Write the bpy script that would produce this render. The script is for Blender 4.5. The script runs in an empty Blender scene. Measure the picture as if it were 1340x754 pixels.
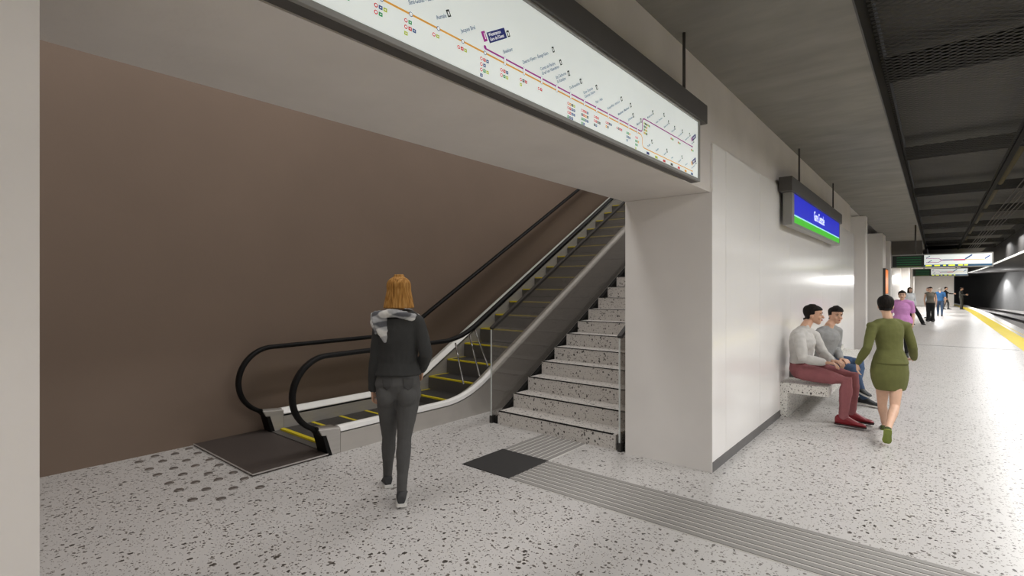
import bpy, bmesh, math, random
from mathutils import Vector, Matrix, noise
random.seed(4)
SC = bpy.context.scene
COL = SC.collection
PI = math.pi
# ---------------------------------------------------------------- camera
EYE = 1.65
YAW = math.atan(555/670)
SY, CY = math.sin(YAW), math.cos(YAW)
cam = bpy.data.cameras.new('camera'); cam.sensor_width = 36; cam.lens = 18.0; cam.clip_end = 400; cam.clip_start = .02
camo = bpy.data.objects.new('camera', cam); COL.objects.link(camo)
camo.location = (0, 0, EYE); camo.rotation_euler = (PI/2, 0, YAW)
SC.camera = camo
def at(px, py, Z):
    """point seen at pixel (px,py) at depth Z"""
    u = (px-670)/670; v = (377-py)/670
    return Vector(((-SY+u*CY)*Z, (CY+u*SY)*Z, EYE+v*Z))
# ---------------------------------------------------------------- materials
def new_mat(name):
    m = bpy.data.materials.new(name); m.use_nodes = True
    nt = m.node_tree
    return m, nt, nt.nodes['Principled BSDF']
def rgb(h):
    if isinstance(h, str):
        h = h.lstrip('#'); c = [int(h[i:i+2], 16)/255 for i in (0, 2, 4)]
        c = [x/12.92 if x <= .04045 else ((x+.055)/1.055)**2.4 for x in c]
        return (*c, 1)
    return (*h, 1)
def N(nt, t, **k):
    n = nt.nodes.new(t)
    for a, b in k.items():
        if a in n.inputs.keys(): n.inputs[a].default_value = b
        else: setattr(n, a, b)
    return n
def mat(name, col, rough=.6, metal=0, var=.06, scale=6, bump=0, bscale=40, stretch=(1, 1, 1), spec=.5, coat=0, emit=0, coords='Object', trans=0):
    m, nt, b = new_mat(name)
    tc = N(nt, 'ShaderNodeTexCoord'); mp = N(nt, 'ShaderNodeMapping'); mp.inputs['Scale'].default_value = stretch
    nt.links.new(tc.outputs[coords], mp.inputs[0])
    nz = N(nt, 'ShaderNodeTexNoise', Scale=scale, Detail=4.0); nt.links.new(mp.outputs[0], nz.inputs['Vector'])
    c = rgb(col)
    cr = N(nt, 'ShaderNodeValToRGB')
    cr.color_ramp.elements[0].position = .3; cr.color_ramp.elements[1].position = .7
    cr.color_ramp.elements[0].color = tuple(x*(1-var) for x in c[:3])+(1,)
    cr.color_ramp.elements[1].color = tuple(min(1, x*(1+var)) for x in c[:3])+(1,)
    nt.links.new(nz.outputs['Fac'], cr.inputs[0]); nt.links.new(cr.outputs[0], b.inputs['Base Color'])
    b.inputs['Roughness'].default_value = rough; b.inputs['Metallic'].default_value = metal
    b.inputs['Specular IOR Level'].default_value = spec
    b.inputs['Coat Weight'].default_value = coat
    b.inputs['Coat Roughness'].default_value = .05
    if trans: b.inputs['Transmission Weight'].default_value = trans
    if emit:
        nt.links.new(cr.outputs[0], b.inputs['Emission Color']); b.inputs['Emission Strength'].default_value = emit
    if bump:
        n2 = N(nt, 'ShaderNodeTexNoise', Scale=bscale, Detail=3.0); nt.links.new(mp.outputs[0], n2.inputs['Vector'])
        bp = N(nt, 'ShaderNodeBump', Strength=bump, Distance=.01); nt.links.new(n2.outputs['Fac'], bp.inputs['Height']); nt.links.new(bp.outputs[0], b.inputs['Normal'])
    return m
def terrazzo(name, base, rough=.35, k=1.0, dark='#4b4641', mid='#8b857f', spec=.5):
    m, nt, b = new_mat(name)
    tc = N(nt, 'ShaderNodeTexCoord')
    wob = N(nt, 'ShaderNodeTexNoise', Scale=38*k, Detail=2.0); nt.links.new(tc.outputs['Object'], wob.inputs['Vector'])
    mx = N(nt, 'ShaderNodeMixRGB', blend_type='LINEAR_LIGHT'); mx.inputs[0].default_value = .016/k
    nt.links.new(tc.outputs['Object'], mx.inputs[1]); nt.links.new(wob.outputs['Color'], mx.inputs[2])
    prev = None
    col = N(nt, 'ShaderNodeRGB'); col.outputs[0].default_value = rgb(base)
    prev = col.outputs[0]
    big = N(nt, 'ShaderNodeTexNoise', Scale=1.3, Detail=3.0); nt.links.new(tc.outputs['Object'], big.inputs['Vector'])
    cl = N(nt, 'ShaderNodeMixRGB', blend_type='MULTIPLY'); cl.inputs[0].default_value = .12
    nt.links.new(prev, cl.inputs[1]); nt.links.new(big.outputs['Fac'], cl.inputs[2]); prev = cl.outputs[0]
    for sc, amt, cc, st, frac in ((46*k, .34, mid, (1, 1, 1), .55), (31*k, .44, '#6b655f', (1, 1.3, 1), .42), (25*k, .45, dark, (1.35, 1, 1), .26), (75*k, .42, '#6f6963', (1, 1, 1), .5)):
        mp = N(nt, 'ShaderNodeMapping'); mp.inputs['Scale'].default_value = st; mp.inputs['Location'].default_value = (sc, sc*.3, .5)
        nt.links.new(mx.outputs[0], mp.inputs[0])
        vo = N(nt, 'ShaderNodeTexVoronoi', Scale=sc); nt.links.new(mp.outputs[0], vo.inputs['Vector'])
        # per-cell random size: threshold = amt * clamp((rand-(1-frac))/frac)
        sp = N(nt, 'ShaderNodeSeparateColor'); nt.links.new(vo.outputs['Color'], sp.inputs[0])
        mr = N(nt, 'ShaderNodeMapRange'); mr.inputs['From Min'].default_value = 1-frac; mr.inputs['From Max'].default_value = 1.0
        mr.inputs['To Min'].default_value = 0; mr.inputs['To Max'].default_value = amt
        nt.links.new(sp.outputs[0], mr.inputs['Value'])
        lt = N(nt, 'ShaderNodeMath', operation='LESS_THAN'); nt.links.new(vo.outputs['Distance'], lt.inputs[0]); nt.links.new(mr.outputs[0], lt.inputs[1])
        mm = N(nt, 'ShaderNodeMixRGB'); mm.inputs[2].default_value = rgb(cc)
        nt.links.new(lt.outputs[0], mm.inputs[0]); nt.links.new(prev, mm.inputs[1]); prev = mm.outputs[0]
    nt.links.new(prev, b.inputs['Base Color'])
    b.inputs['Roughness'].default_value = rough; b.inputs['Specular IOR Level'].default_value = spec
    return m
def glass(name, tint, ior=1.5, rough=.02, haze=0):
    m, nt, b = new_mat(name)
    tr = N(nt, 'ShaderNodeBsdfTransparent'); tr.inputs[0].default_value = rgb(tint)
    gl = N(nt, 'ShaderNodeBsdfGlossy'); gl.inputs['Roughness'].default_value = rough; gl.inputs[0].default_value = (.9, .9, .9, 1)
    fr = N(nt, 'ShaderNodeFresnel', IOR=ior)
    nz = N(nt, 'ShaderNodeTexNoise', Scale=2.0); ad = N(nt, 'ShaderNodeMath', operation='MULTIPLY_ADD')
    ad.inputs[1].default_value = .02; nt.links.new(nz.outputs['Fac'], ad.inputs[0]); nt.links.new(fr.outputs[0], ad.inputs[2])
    ge = N(nt, 'ShaderNodeNewGeometry'); iv = N(nt, 'ShaderNodeMath', operation='SUBTRACT'); iv.inputs[0].default_value = 1; nt.links.new(ge.outputs['Backfacing'], iv.inputs[1])
    mu = N(nt, 'ShaderNodeMath', operation='MULTIPLY'); nt.links.new(ad.outputs[0], mu.inputs[0]); nt.links.new(iv.outputs[0], mu.inputs[1])
    mx = N(nt, 'ShaderNodeMixShader'); nt.links.new(mu.outputs[0], mx.inputs[0]); src = tr.outputs[0]
    if haze:
        df = N(nt, 'ShaderNodeBsdfDiffuse'); df.inputs[0].default_value = rgb('#a5a19d'); hm = N(nt, 'ShaderNodeMixShader'); hm.inputs[0].default_value = haze
        nt.links.new(src, hm.inputs[1]); nt.links.new(df.outputs[0], hm.inputs[2]); src = hm.outputs[0]
    nt.links.new(src, mx.inputs[1]); nt.links.new(gl.outputs[0], mx.inputs[2])
    nt.links.new(mx.outputs[0], nt.nodes['Material Output'].inputs[0])
    return m
def emis(name, col, s=1.0, var=.03, scale=2):
    return mat(name, col, rough=.4, var=var, scale=scale, emit=s)
M = {}
M['floor'] = terrazzo('terrazzo floor', '#cbc8c5', .32)
M['stair'] = terrazzo('terrazzo steps', '#cfcac4', .5, 1.15, dark='#3a3632', mid='#8a837c')
M['bench'] = terrazzo('terrazzo bench', '#e2dfd8', .4, 1.3)
M['plaster'] = mat('beige concrete plaster', '#ccc6c1', .8, var=.05, scale=2.2, bump=.15, bscale=18)
M['white_col'] = mat('pale plaster', '#e2deda', .7, var=.03, scale=2)
M['panel'] = mat('gloss white wall panel', '#f0edea', .16, var=.012, scale=1.5, spec=.6)
M['seam'] = mat('panel seam', '#b9b4b0', .6)
M['brown'] = mat('brown plaster', '#847264', .7, var=.05, scale=.9, bump=.1, bscale=14)
M['concrete'] = mat('board marked concrete', '#7b7873', .85, var=.13, scale=3.2, bump=.35, bscale=14, stretch=(.6, 1.3, 1))
M['plenum'] = mat('concrete above mesh', '#7c7976', .9, var=.08, scale=2)
M['darkceil'] = mat('dark concrete', '#5e5b58', .9, var=.1, scale=2)
M['darkmetal'] = mat('dark metal', '#3a3836', .5, .3, var=.05)
M['mesh'] = mat('expanded metal', '#2b2927', .7, .2, var=.08)
M['skirtbase'] = mat('dark grey skirting', '#6c6a69', .6)
M['black'] = mat('black rubber', '#0b0a0a', .6, var=.1, spec=.25)
M['blackmat'] = mat('black matt steel', '#191817', .8, spec=.12)
M['steel'] = mat('brushed steel', '#c2beb9', .4, .35, var=.05, scale=30, stretch=(1, .05, 1))
M['deck'] = mat('bright deck steel', '#fbfaf7', .35, .0, var=.03)
M['clad'] = mat('grey cladding', '#c6c1bb', .5, .1, var=.03)
M['plate'] = mat('brown grey ribbed plate', '#4d4541', .55, .2, var=.08, scale=60, bump=.4, bscale=200)
M['step'] = mat('grooved step aluminium', '#5d5a57', .5, .3, var=.12, scale=40, stretch=(3, .1, 1))
M['yellow'] = mat('yellow line paint', '#d8c51e', .5, var=.05)
M['safety'] = mat('yellow safety line', '#d8c000', .55, var=.05)
M['thinyellow'] = mat('pale yellow line', '#d9c36a', .55, var=.05)
M['tactile'] = mat('grey tactile rib', '#918e8a', .6, var=.1, scale=160)
M['tactbase'] = mat('pale tactile base', '#d4d1cc', .6, var=.05, scale=100)
M['tactblack'] = mat('black tactile tile', '#2e2d2d', .6, var=.08, scale=30)
M['stud'] = mat('dark steel stud', '#857f7a', .35, .6, var=.05)
M['glass'] = glass('clear glass', '#fbfbfa')
M['hazeglass'] = glass('grey hazed glass', '#e4e2df', haze=.17)  # diffuse grey mixed in to stand for reflections veiling the pane
M['glassedge'] = mat('glass edge', '#c9ccc9', .2, var=.03)
M['chrome'] = mat('chrome strip', '#c8c8c8', .15, 1, var=.02)
M['signbody'] = mat('grey sign housing', '#4a4744', .5, .2, var=.04)
M['signframe'] = mat('grey sign frame', '#8c8a86', .45, .3, var=.04)
M['lightpanel'] = emis('backlit white panel', '#dfe5e2', .36)
M['signblue'] = emis('backlit blue', '#0f1fc0', .5)
M['signgreen'] = emis('backlit green', '#3bb41e', .5)
M['signline'] = emis('backlit pale line', '#9fd8d8', .7)
M['signwhite'] = emis('backlit white', '#dfe8ff', .9)
M['orange'] = emis('orange screen', '#e87a22', .55)
M['led'] = emis('display dark green', '#020a05', .3)
M['ledrow'] = emis('display green row', '#0c4a2a', .35)
M['ledrow2'] = emis('display lime row', '#42601c', .5)
M['ledyel'] = emis('display yellow text', '#c9d23a', .9)
M['ledblue'] = emis('display blue strip', '#15405c', .7)
M['prwhite'] = emis('printed white', '#f4f4f4', .4)
M['strip'] = emis('linear light strip', '#e8e8e4', .8)
M['ballast'] = mat('grey track bed', '#a8a5a2', .9, var=.2, scale=9)
M['rail'] = mat('dark rail', '#2e2523', .5, .5)
M['tunnel'] = mat('tunnel wall', '#8f8f8f', .8, var=.06, scale=.6)
for k_, c_ in dict(pr_orange='#e2a53c', pr_magenta='#a0178c', pr_red='#c8323a', pr_navy='#16226e', pr_blue='#2c4c86', pr_green='#2a9456', pr_lime='#b5c23c', pr_text='#5d6d8c', pr_black='#23261f', pr_grey='#b9bfc4').items():
    M[k_] = emis(k_.replace('pr_', 'print '), c_, .22)
# ---------------------------------------------------------------- mesh helpers
def bm_new(): return bmesh.new()
def box(bm, x0, x1, y0, y1, z0, z1, mi=0):
    vs = [bm.verts.new((x, y, z)) for x in (x0, x1) for y in (y0, y1) for z in (z0, z1)]
    fs = [(0, 1, 3, 2), (4, 6, 7, 5), (0, 4, 5, 1), (2, 3, 7, 6), (0, 2, 6, 4), (1, 5, 7, 3)]
    for f in fs:
        fc = bm.faces.new([vs[i] for i in f]); fc.material_index = mi
def prism(bm, prof, x0, x1, mi=0):
    """polygon in the Y-Z plane extruded along X"""
    a = [bm.verts.new((x0, y, z)) for y, z in prof]; b = [bm.verts.new((x1, y, z)) for y, z in prof]
    n = len(prof)
    for f in (bm.faces.new(a), bm.faces.new(b[::-1])): f.material_index = mi
    for i in range(n):
        f = bm.faces.new((a[i], b[i], b[(i+1) % n], a[(i+1) % n])); f.material_index = mi
def strip_prism(bm, ys, zlo, zhi, x0, x1, mi=0):
    """ribbon following curves zlo(y), zhi(y)"""
    rings = [[bm.verts.new(p) for p in ((x0, y, zlo(y)), (x1, y, zlo(y)), (x1, y, zhi(y)), (x0, y, zhi(y)))] for y in ys]
    for a, b in zip(rings, rings[1:]):
        for i in range(4):
            f = bm.faces.new((a[i], a[(i+1) % 4], b[(i+1) % 4], b[i])); f.material_index = mi
    bm.faces.new(rings[0][::-1]).material_index = mi; bm.faces.new(rings[-1]).material_index = mi
def sweep(bm, pts, prof, up=None, mi=0, cap=True):
    """sweep a 2-D profile [(side,up)] along points; side axis = X if up is None"""
    rings = []
    n = len(pts)
    for i, p in enumerate(pts):
        t = (pts[min(i+1, n-1)]-pts[max(i-1, 0)]).normalized()
        s = Vector((1, 0, 0)) if up is None else t.cross(up).normalized()
        w = s.cross(t).normalized()
        rings.append([bm.verts.new(p+s*a+w*b) for a, b in prof])
    k = len(prof)
    for a, b in zip(rings, rings[1:]):
        for i in range(k):
            f = bm.faces.new((a[i], a[(i+1) % k], b[(i+1) % k], b[i])); f.material_index = mi
    if cap:
        bm.faces.new(rings[0][::-1]).material_index = mi; bm.faces.new(rings[-1]).material_index = mi
def ell(a, b, n=12): return [(a*math.cos(2*PI*i/n), b*math.sin(2*PI*i/n)) for i in range(n)]
def rod(bm, p, q, r, n=10, mi=0):
    p, q = Vector(p), Vector(q); t = (q-p).normalized()
    up = Vector((0, 0, 1)) if abs(t.z) < .9 else Vector((0, 1, 0))
    sweep(bm, [p, q], ell(r, r, n), up=up, mi=mi)
def obj(name, bm, mats, parent=None, loc=None, smooth=False, bevel=0):
    bmesh.ops.recalc_face_normals(bm, faces=bm.faces)
    me = bpy.data.meshes.new(name); 
    par_loc = Vector((0, 0, 0))
    if parent is not None: 
        q = parent
        while q: par_loc += q.location; q = q.parent
    L = Vector(loc) if loc else Vector((0, 0, 0))
    if loc or parent is not None:
        bmesh.ops.translate(bm, verts=bm.verts, vec=-(L if loc else par_loc))
    bm.to_mesh(me); bm.free()
    if not isinstance(mats, (list, tuple)): mats = [mats]
    for m in mats: me.materials.append(M[m] if isinstance(m, str) else m)
    o = bpy.data.objects.new(name, me); COL.objects.link(o)
    if loc: o.location = L-par_loc
    if parent is not None: o.parent = parent
    if smooth:
        for p in me.polygons: p.use_smooth = True
    if bevel:
        md = o.modifiers.new('bevel', 'BEVEL'); md.width = bevel; md.segments = 2; md.limit_method = 'ANGLE'; md.angle_limit = .6
    return o
def tag(o, label, cat, group=None, kind=None):
    o['label'] = label; o['category'] = cat
    if group: o['group'] = group
    if kind: o['kind'] = kind
    return o
def thing(name, label, cat, loc, group=None):
    o = bpy.data.objects.new(name, None); COL.objects.link(o); o.location = loc; o.empty_display_size = .1
    return tag(o, label, cat, group)
def struct(name, bm, mats, label=None, cat=None, bevel=0):
    o = obj(name, bm, mats, bevel=bevel); o['kind'] = 'structure'
    o['label'] = label or name.replace('_', ' '); o['category'] = cat or name.split('_')[0]
    return o
def lin(a, b, n): return [a+(b-a)*i/(n-1) for i in range(n)]
def ramp(h, yb, slope=.585, fl=.4):
    def f(y):
        if y < yb-fl: return h
        if y > yb+fl: return h+slope*(y-yb)
        return h+slope*(y-yb+fl)**2/(4*fl)
    return f
# ---------------------------------------------------------------- setting
XW = -1.56; XB = -2.39; YO = .21; YP = 4.67; ZS = 2.51; ZC = 3.59; XBR = -6.0
def plat_edge(y):      # platform edge curves to the left far away
    return 2.68 if y < 45 else 2.68-((y-45)**2)*.0014
# floor
bm = bm_new()
box(bm, -6.02, XW, -3, 4.72, -.2, 0)
box(bm, -6.02, XB, 4.72, 14.1, -.2, 0)
box(bm, XW, 2.68, -6, 4.72, -.2, 0)
box(bm, XB, 2.68, 4.72, 45, -.2, 0)
ys = lin(45, 74, 12)
for a, b in zip(ys, ys[1:]):
    v = [bm.verts.new(p) for p in ((-2.39, a, 0), (plat_edge(a), a, 0), (plat_edge(b), b, 0), (-2.39, b, 0), (plat_edge(a), a, -.2), (plat_edge(b), b, -.2))]
    bm.faces.new((v[0], v[1], v[2], v[3])); bm.faces.new((v[1], v[4], v[5], v[2]))
struct('floor', bm, 'floor', 'pale terrazzo station floor with dark stone chips', 'floor')
bm = bm_new()
for y in (19.0, 40.0, 45.2, 58): box(bm, -1.5, 1.7, y, y+.05+y*.0015, 0, .0015)
struct('trim_1', bm, 'skirtbase', 'thin grey movement joints across the platform floor', 'joint')
bm = bm_new(); box(bm, 2.2, 2.62, -6, 74, -1.2, -.2); struct('wall_platform_edge', bm, 'concrete', 'concrete face under the platform edge')
# safety lines
def line_strip(x0, x1, z, mat_, name, label, cat):
    bm = bm_new(); ys = [-6]+lin(0, 45, 6)+lin(48, 73, 12)
    rings = []
    for y in ys:
        off = plat_edge(y)-2.68
        rings.append([bm.verts.new(p) for p in ((x0+off, y, 0.0), (x0+off, y, z), (x1+off, y, z), (x1+off, y, 0.0))])
    for a, b in zip(rings, rings[1:]):
        for i in range(3): bm.faces.new((a[i], a[i+1], b[i+1], b[i]))
    return tag(obj(name, bm, mat_), label, cat)
line_strip(1.76, 2.21, .004, 'safety', 'safety_line', 'wide yellow safety line along the platform edge', 'safety line')
line_strip(2.33, 2.37, .004, 'thinyellow', 'edge_line', 'thin pale yellow line between wide yellow line and platform edge', 'line')
# brown wall etc of the niche
bm = bm_new(); box(bm, XBR-.2, XBR, -3, 14, 0, 7.2); struct('wall_brown', bm, 'brown', 'brown plastered wall behind the escalator')
bm = bm_new(); box(bm, XBR-.2, XB, -3.2, -3, 0, 7.2); struct('wall_niche_left', bm, 'plaster')
bm = bm_new(); box(bm, XBR-.2, XB, 14, 14.2, 0, 7.2); struct('wall_niche_end', bm, 'plaster')
bm = bm_new(); box(bm, XBR-.2, XB+.03, -3.2, 14.2, 7.2, 7.4); struct('ceiling_niche', bm, 'plaster')
# front wall: jamb, beam, pillar as one continuous wall
bm = bm_new()
box(bm, XB, XW, -6, YO, 0, 7.2)
box(bm, XB, XW, YO, YP, ZS, 7.2)
box(bm, XB, XW, YP, 14.4, 0, 7.2)
struct('wall_front', bm, 'plaster', 'beige wall with the wide opening to the escalator')
# gloss panels
bm = bm_new()
seams = [YP+.0, 5.05, 6.27, 7.84, 10.46, 12.7, 14.9]
for a, b in zip(seams, seams[1:]): box(bm, XW, XW+.02, a+.003, b-.003, .09, 2.95)
for s in seams[1:-1]: box(bm, XW, XW+.012, s-.003, s+.003, .09, 2.95, 1)
box(bm, XW, XW+.02, 28.5, 36, .09, 3.0)
box(bm, -2.39, XW, 14.4, 14.9, 0, 2.95)
box(bm, XB, XW+.02, YP-.012, YP, 0, ZS-.002, 2)
struct('wall_panels', bm, ['panel', 'seam', 'white_col'], 'gloss white wall panels behind the bench')
bm = bm_new(); box(bm, XW, XW+.024, YP, 7.22, 0, .088); struct('baseboard_right', bm, 'skirtbase', 'dark grey baseboard under the white panels')
# recess wall and columns further on
bm = bm_new(); box(bm, -2.6, -2.4, 14.4, 60, 0, 4.3); struct('wall_recess', bm, 'white_col', 'pale wall in the recesses beyond the bench')
for i, (x0, x1, y0, y1, zt) in enumerate([(-2.4, -1.45, 16.62, 17.05, ZC), (-2.4, -1.45, 22.25, 23.6, ZC), (-2.4, -1.45, 26.05, 27.2, ZC), (-2.4, -1.2, 37.5, 38.6, 3.0), (-2.4, -1.25, 47, 48.2, 3.0)]):
    bm = bm_new(); box(bm, x0, x1, y0, y1, 0, zt)
    struct('column' if i == 0 else 'column', bm, 'white_col', ['pale column just beyond the white panels', 'pale column carrying the orange screen', 'pale column under the cross beam', 'pale column behind the near display board', 'farthest pale column by the end wall'][i], 'column', bevel=.01)
bm = bm_new(); box(bm, -2.4, XW, 28, 37.5, 0, 3.0); box(bm, -2.4, -1.6, 38.6, 60, 0, 3.0); struct('wall_far_left', bm, 'white_col', 'white far wall of the platform')
bm = bm_new(); box(bm, -2.6, 1.22, 60, 60.3, 0, 3.2); struct('wall_end', bm, 'white_col', 'white wall closing the far end of the platform')
bm = bm_new(); box(bm, XB, 3, -6.2, -6, 0, 5); struct('wall_back', bm, 'white_col')
# ceilings
bm = bm_new(); box(bm, XW-.02, -.435, -6, 60, ZC, ZC+.28); struct('ceiling', bm, 'concrete', 'board marked grey concrete ceiling above the wall')
bm = bm_new(); box(bm, -2.6, XW-.02, 14.4, 60, 4.3, 4.4); struct('ceiling_recess', bm, 'white_col')
bm = bm_new(); box(bm, -.437, -.425, -6, 60, ZC-.005, ZC+.31); struct('trim_2', bm, 'darkmetal', 'dark steel edge strip of the concrete ceiling', 'trim')
bm = bm_new(); box(bm, -1.45, -.435, 26.7, 27.1, 3.0, ZC-.001); struct('ceiling_beam', bm, 'darkceil', 'grey concrete cross beam under the ceiling', 'beam')
bm = bm_new(); box(bm, -1.6, -.43, 27.1, 60, 3.0, 3.1); box(bm, -.43, 1.25, 33, 60, 3.0, 3.1); struct('ceiling_far', bm, 'plaster', 'lower ceiling at the far end of the platform', 'ceiling')
bm = bm_new(); box(bm, -.425, 9, -6, 120, 4.25, 4.45); struct('ceiling_upper', bm, 'plenum', 'dark concrete slab above the mesh ceiling', 'ceiling')
# track side fascia and light strip
def follow(x0, x1, z0, z1, y0=-6, y1=110):
    bm = bm_new(); ys = [y0]+lin(0, 45, 6)+lin(48, y1, 20)
    rings = []
    for y in ys:
        off = plat_edge(y)-2.68
        rings.append([bm.verts.new(p) for p in ((x0+off, y, z0), (x1+off, y, z0), (x1+off, y, z1), (x0+off, y, z1))])
    for a, b in zip(rings, rings[1:]):
        for i in range(4): bm.faces.new((a[i], a[(i+1) % 4], b[(i+1) % 4], b[i]))
    return bm
struct('ceiling_fascia', follow(2.5, 2.66, 3.03, 4.25), 'darkmetal', 'dark fascia above the platform edge', 'fascia')
struct('ceiling_track', follow(2.66, 10, 3.62, 3.7), 'darkceil', 'dark ceiling above the tracks', 'ceiling')
tag(obj('light_strip', follow(2.47, 2.56, 2.985, 3.03), 'strip'), 'long pale light strip running above the platform edge', 'light strip')
# tunnel wall
W = [(8.6, -6), (8.6, 60), (8.4, 74), (7.98, 85), (6.43, 90.8), (4.57, 97.6), (2.3, 106), (-2, 116), (-8, 124)]
bm = bm_new()
for (xa, ya), (xb, yb) in zip(W, W[1:]):
    v = [bm.verts.new(p) for p in ((xa, ya, -1.2), (xb, yb, -1.2), (xb, yb, 3.7), (xa, ya, 3.7))]; bm.faces.new(v)
struct('wall_tunnel', bm, 'tunnel', 'grey tunnel wall beyond the tracks')
bm = bm_new(); box(bm, -10, 9, 120, 120.2, -1.2, 4); struct('wall_tunnel_end', bm, 'blackmat')
bm = bm_new(); box(bm, -10, 1.0, 74, 76, -1.2, 4);  struct('wall_behind_platform', bm, 'blackmat')
bm = bm_new(); box(bm, -10, 9, -6, 124, -1.3, -1.08); struct('ground_track', bm, 'ballast', 'grey track bed below the platform', 'track bed')
def rail(off, z0, z1, w, name, label, mt='rail'):
    bm = bm_new(); ys = [-6]+lin(0, 45, 6)+lin(48, 110, 24); rings = []
    for y in ys:
        x = off+plat_edge(y)-2.68
        rings.append([bm.verts.new((x+a, y, b)) for a, b in ((-w, z0), (w, z0), (w, z0+.03), (w*.3, z0+.05), (w*.3, z1-.04), (w*.6, z1-.03), (w*.6, z1), (-w*.6, z1), (-w*.6, z1-.03), (-w*.3, z1-.04), (-w*.3, z0+.05), (-w, z0+.03))])
    for a, b in zip(rings, rings[1:]):
        for i in range(12): bm.faces.new((a[i], a[(i+1) % 12], b[(i+1) % 12], b[i]))
    return tag(obj(name, bm, mt), label, 'rail')
rail(4.0, -1.08, -.88, .09, 'track_rail', 'dark steel rail nearest the platform edge')
rail(5.45, -1.08, -.88, .09, 'track_rail', 'dark steel rail in the middle of the track bed')
rail(7.2, -1.08, -.84, .11, 'conductor_rail', 'dark rail closest to the tunnel wall')
# ---------------------------------------------------------------- mesh ceiling
ZM = 3.86
def mesh_panel(x0, x1, y0, y1, px, py, w, label):
    t = thing('mesh_ceiling_panel', label, 'ceiling panel', ((x0+x1)/2, (y0+y1)/2, ZM), 'expanded metal ceiling panels above the platform')
    bm = bm_new(); nx = max(1, round((x1-x0)/px)); ny = max(1, round((y1-y0)/py)); px = (x1-x0)/nx; py = (y1-y0)/ny
    V = {}
    def vx(i, j, dz):
        k = (i, j, dz)
        if k not in V: V[k] = None
        return k
    # zigzag strands running along X
    hw = w/2
    for j in range(ny):
        for s in (1, -1):
            yc = y0+(j+.5)*py
            row = []
            for i in range(2*nx+1):
                x = x0+i*px/2
                y = yc+s*(py/2-hw*.6 if i % 2 else hw*.35)
                row.append((bm.verts.new((x, y-hw, ZM)), bm.verts.new((x, y+hw, ZM+.002))))
            for a, b in zip(row, row[1:]): bm.faces.new((a[0], b[0], b[1], a[1]))
    obj('mesh', bm, 'mesh', t)
    bm = bm_new()
    for (a, b, c, d) in ((x0, x1, y0, y0+.02), (x0, x1, y1-.02, y1), (x0, x0+.03, y0+.02, y1-.02), (x1-.03, x1, y0+.02, y1-.02)): box(bm, a, b, c, d, ZM+.01, ZM+.03)
    obj('frame', bm, 'blackmat', t)
    return t
bars = [-2.1, 2.35, 6.79, 11.24, 15.9, 20.4, 24.9, 29.4, 33.9, 38.4]
ords = ['behind the camera', 'nearest in view above the long sign', 'second nearest in view', 'third nearest', 'fourth nearest', 'fifth nearest', 'sixth nearest', 'seventh nearest', 'eighth nearest, above the far display board']
for i, (a, b) in enumerate(zip(bars, bars[1:])):
    if i == 0: continue
    c = 1 if i < 4 else 1.8
    mesh_panel(-.42, .92, a, b, .125*c, .085*c, .026*c, 'dark mesh ceiling panel beside the concrete ceiling, '+ords[i])
    if i > 1: mesh_panel(.98, 2.48, a, b, .15*c, .10*c, .026*c, 'dark mesh ceiling panel nearer the tracks, '+ords[i])
for i, y in enumerate(bars[1:]):
    bm = bm_new(); box(bm, -.42, 2.49, y-.18, y+.18, ZM+.04, ZM+.2)
    tag(obj('cross_beam', bm, 'blackmat', bevel=.004), 'dark cross beam on top of the mesh ceiling, '+['nearest, out over the long sign', 'nearest in view', 'second in view', 'third in view', 'fourth in view', 'fifth in view', 'sixth in view', 'seventh in view', 'farthest'][i], 'beam', 'cross beams above the mesh ceiling')
bm = bm_new(); box(bm, .92, .98, -2, 38.4, ZM-.03, ZM+.1); tag(obj('ceiling_rail', bm, 'blackmat'), 'long dark rail between the two rows of mesh panels', 'ceiling rail')
for k in range(5):
    bm = bm_new(); rod(bm, (1.33+.09*k, 6, 3.79), (1.33+.09*k, 60 if k % 2 else 52, 3.79), .012, 8)
    tag(obj('conduit', bm, M['signbody'], smooth=True), 'thin grey conduit under the mesh ceiling, %s counting from the mesh rail' % ['first', 'second', 'third', 'fourth', 'fifth'][k], 'conduit', 'grey conduits under the mesh ceiling')
bm = bm_new(); rod(bm, (1.1, 5, 4.0), (1.1, 33, 4.0), .05, 10); tag(obj('ochre_streak', bm, mat('ochre pipe', '#6a5a20', .6), smooth=True), 'dull ochre pipe above the mesh ceiling', 'reflection')  # solid ochre rod standing in for a yellowish reflection
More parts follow.
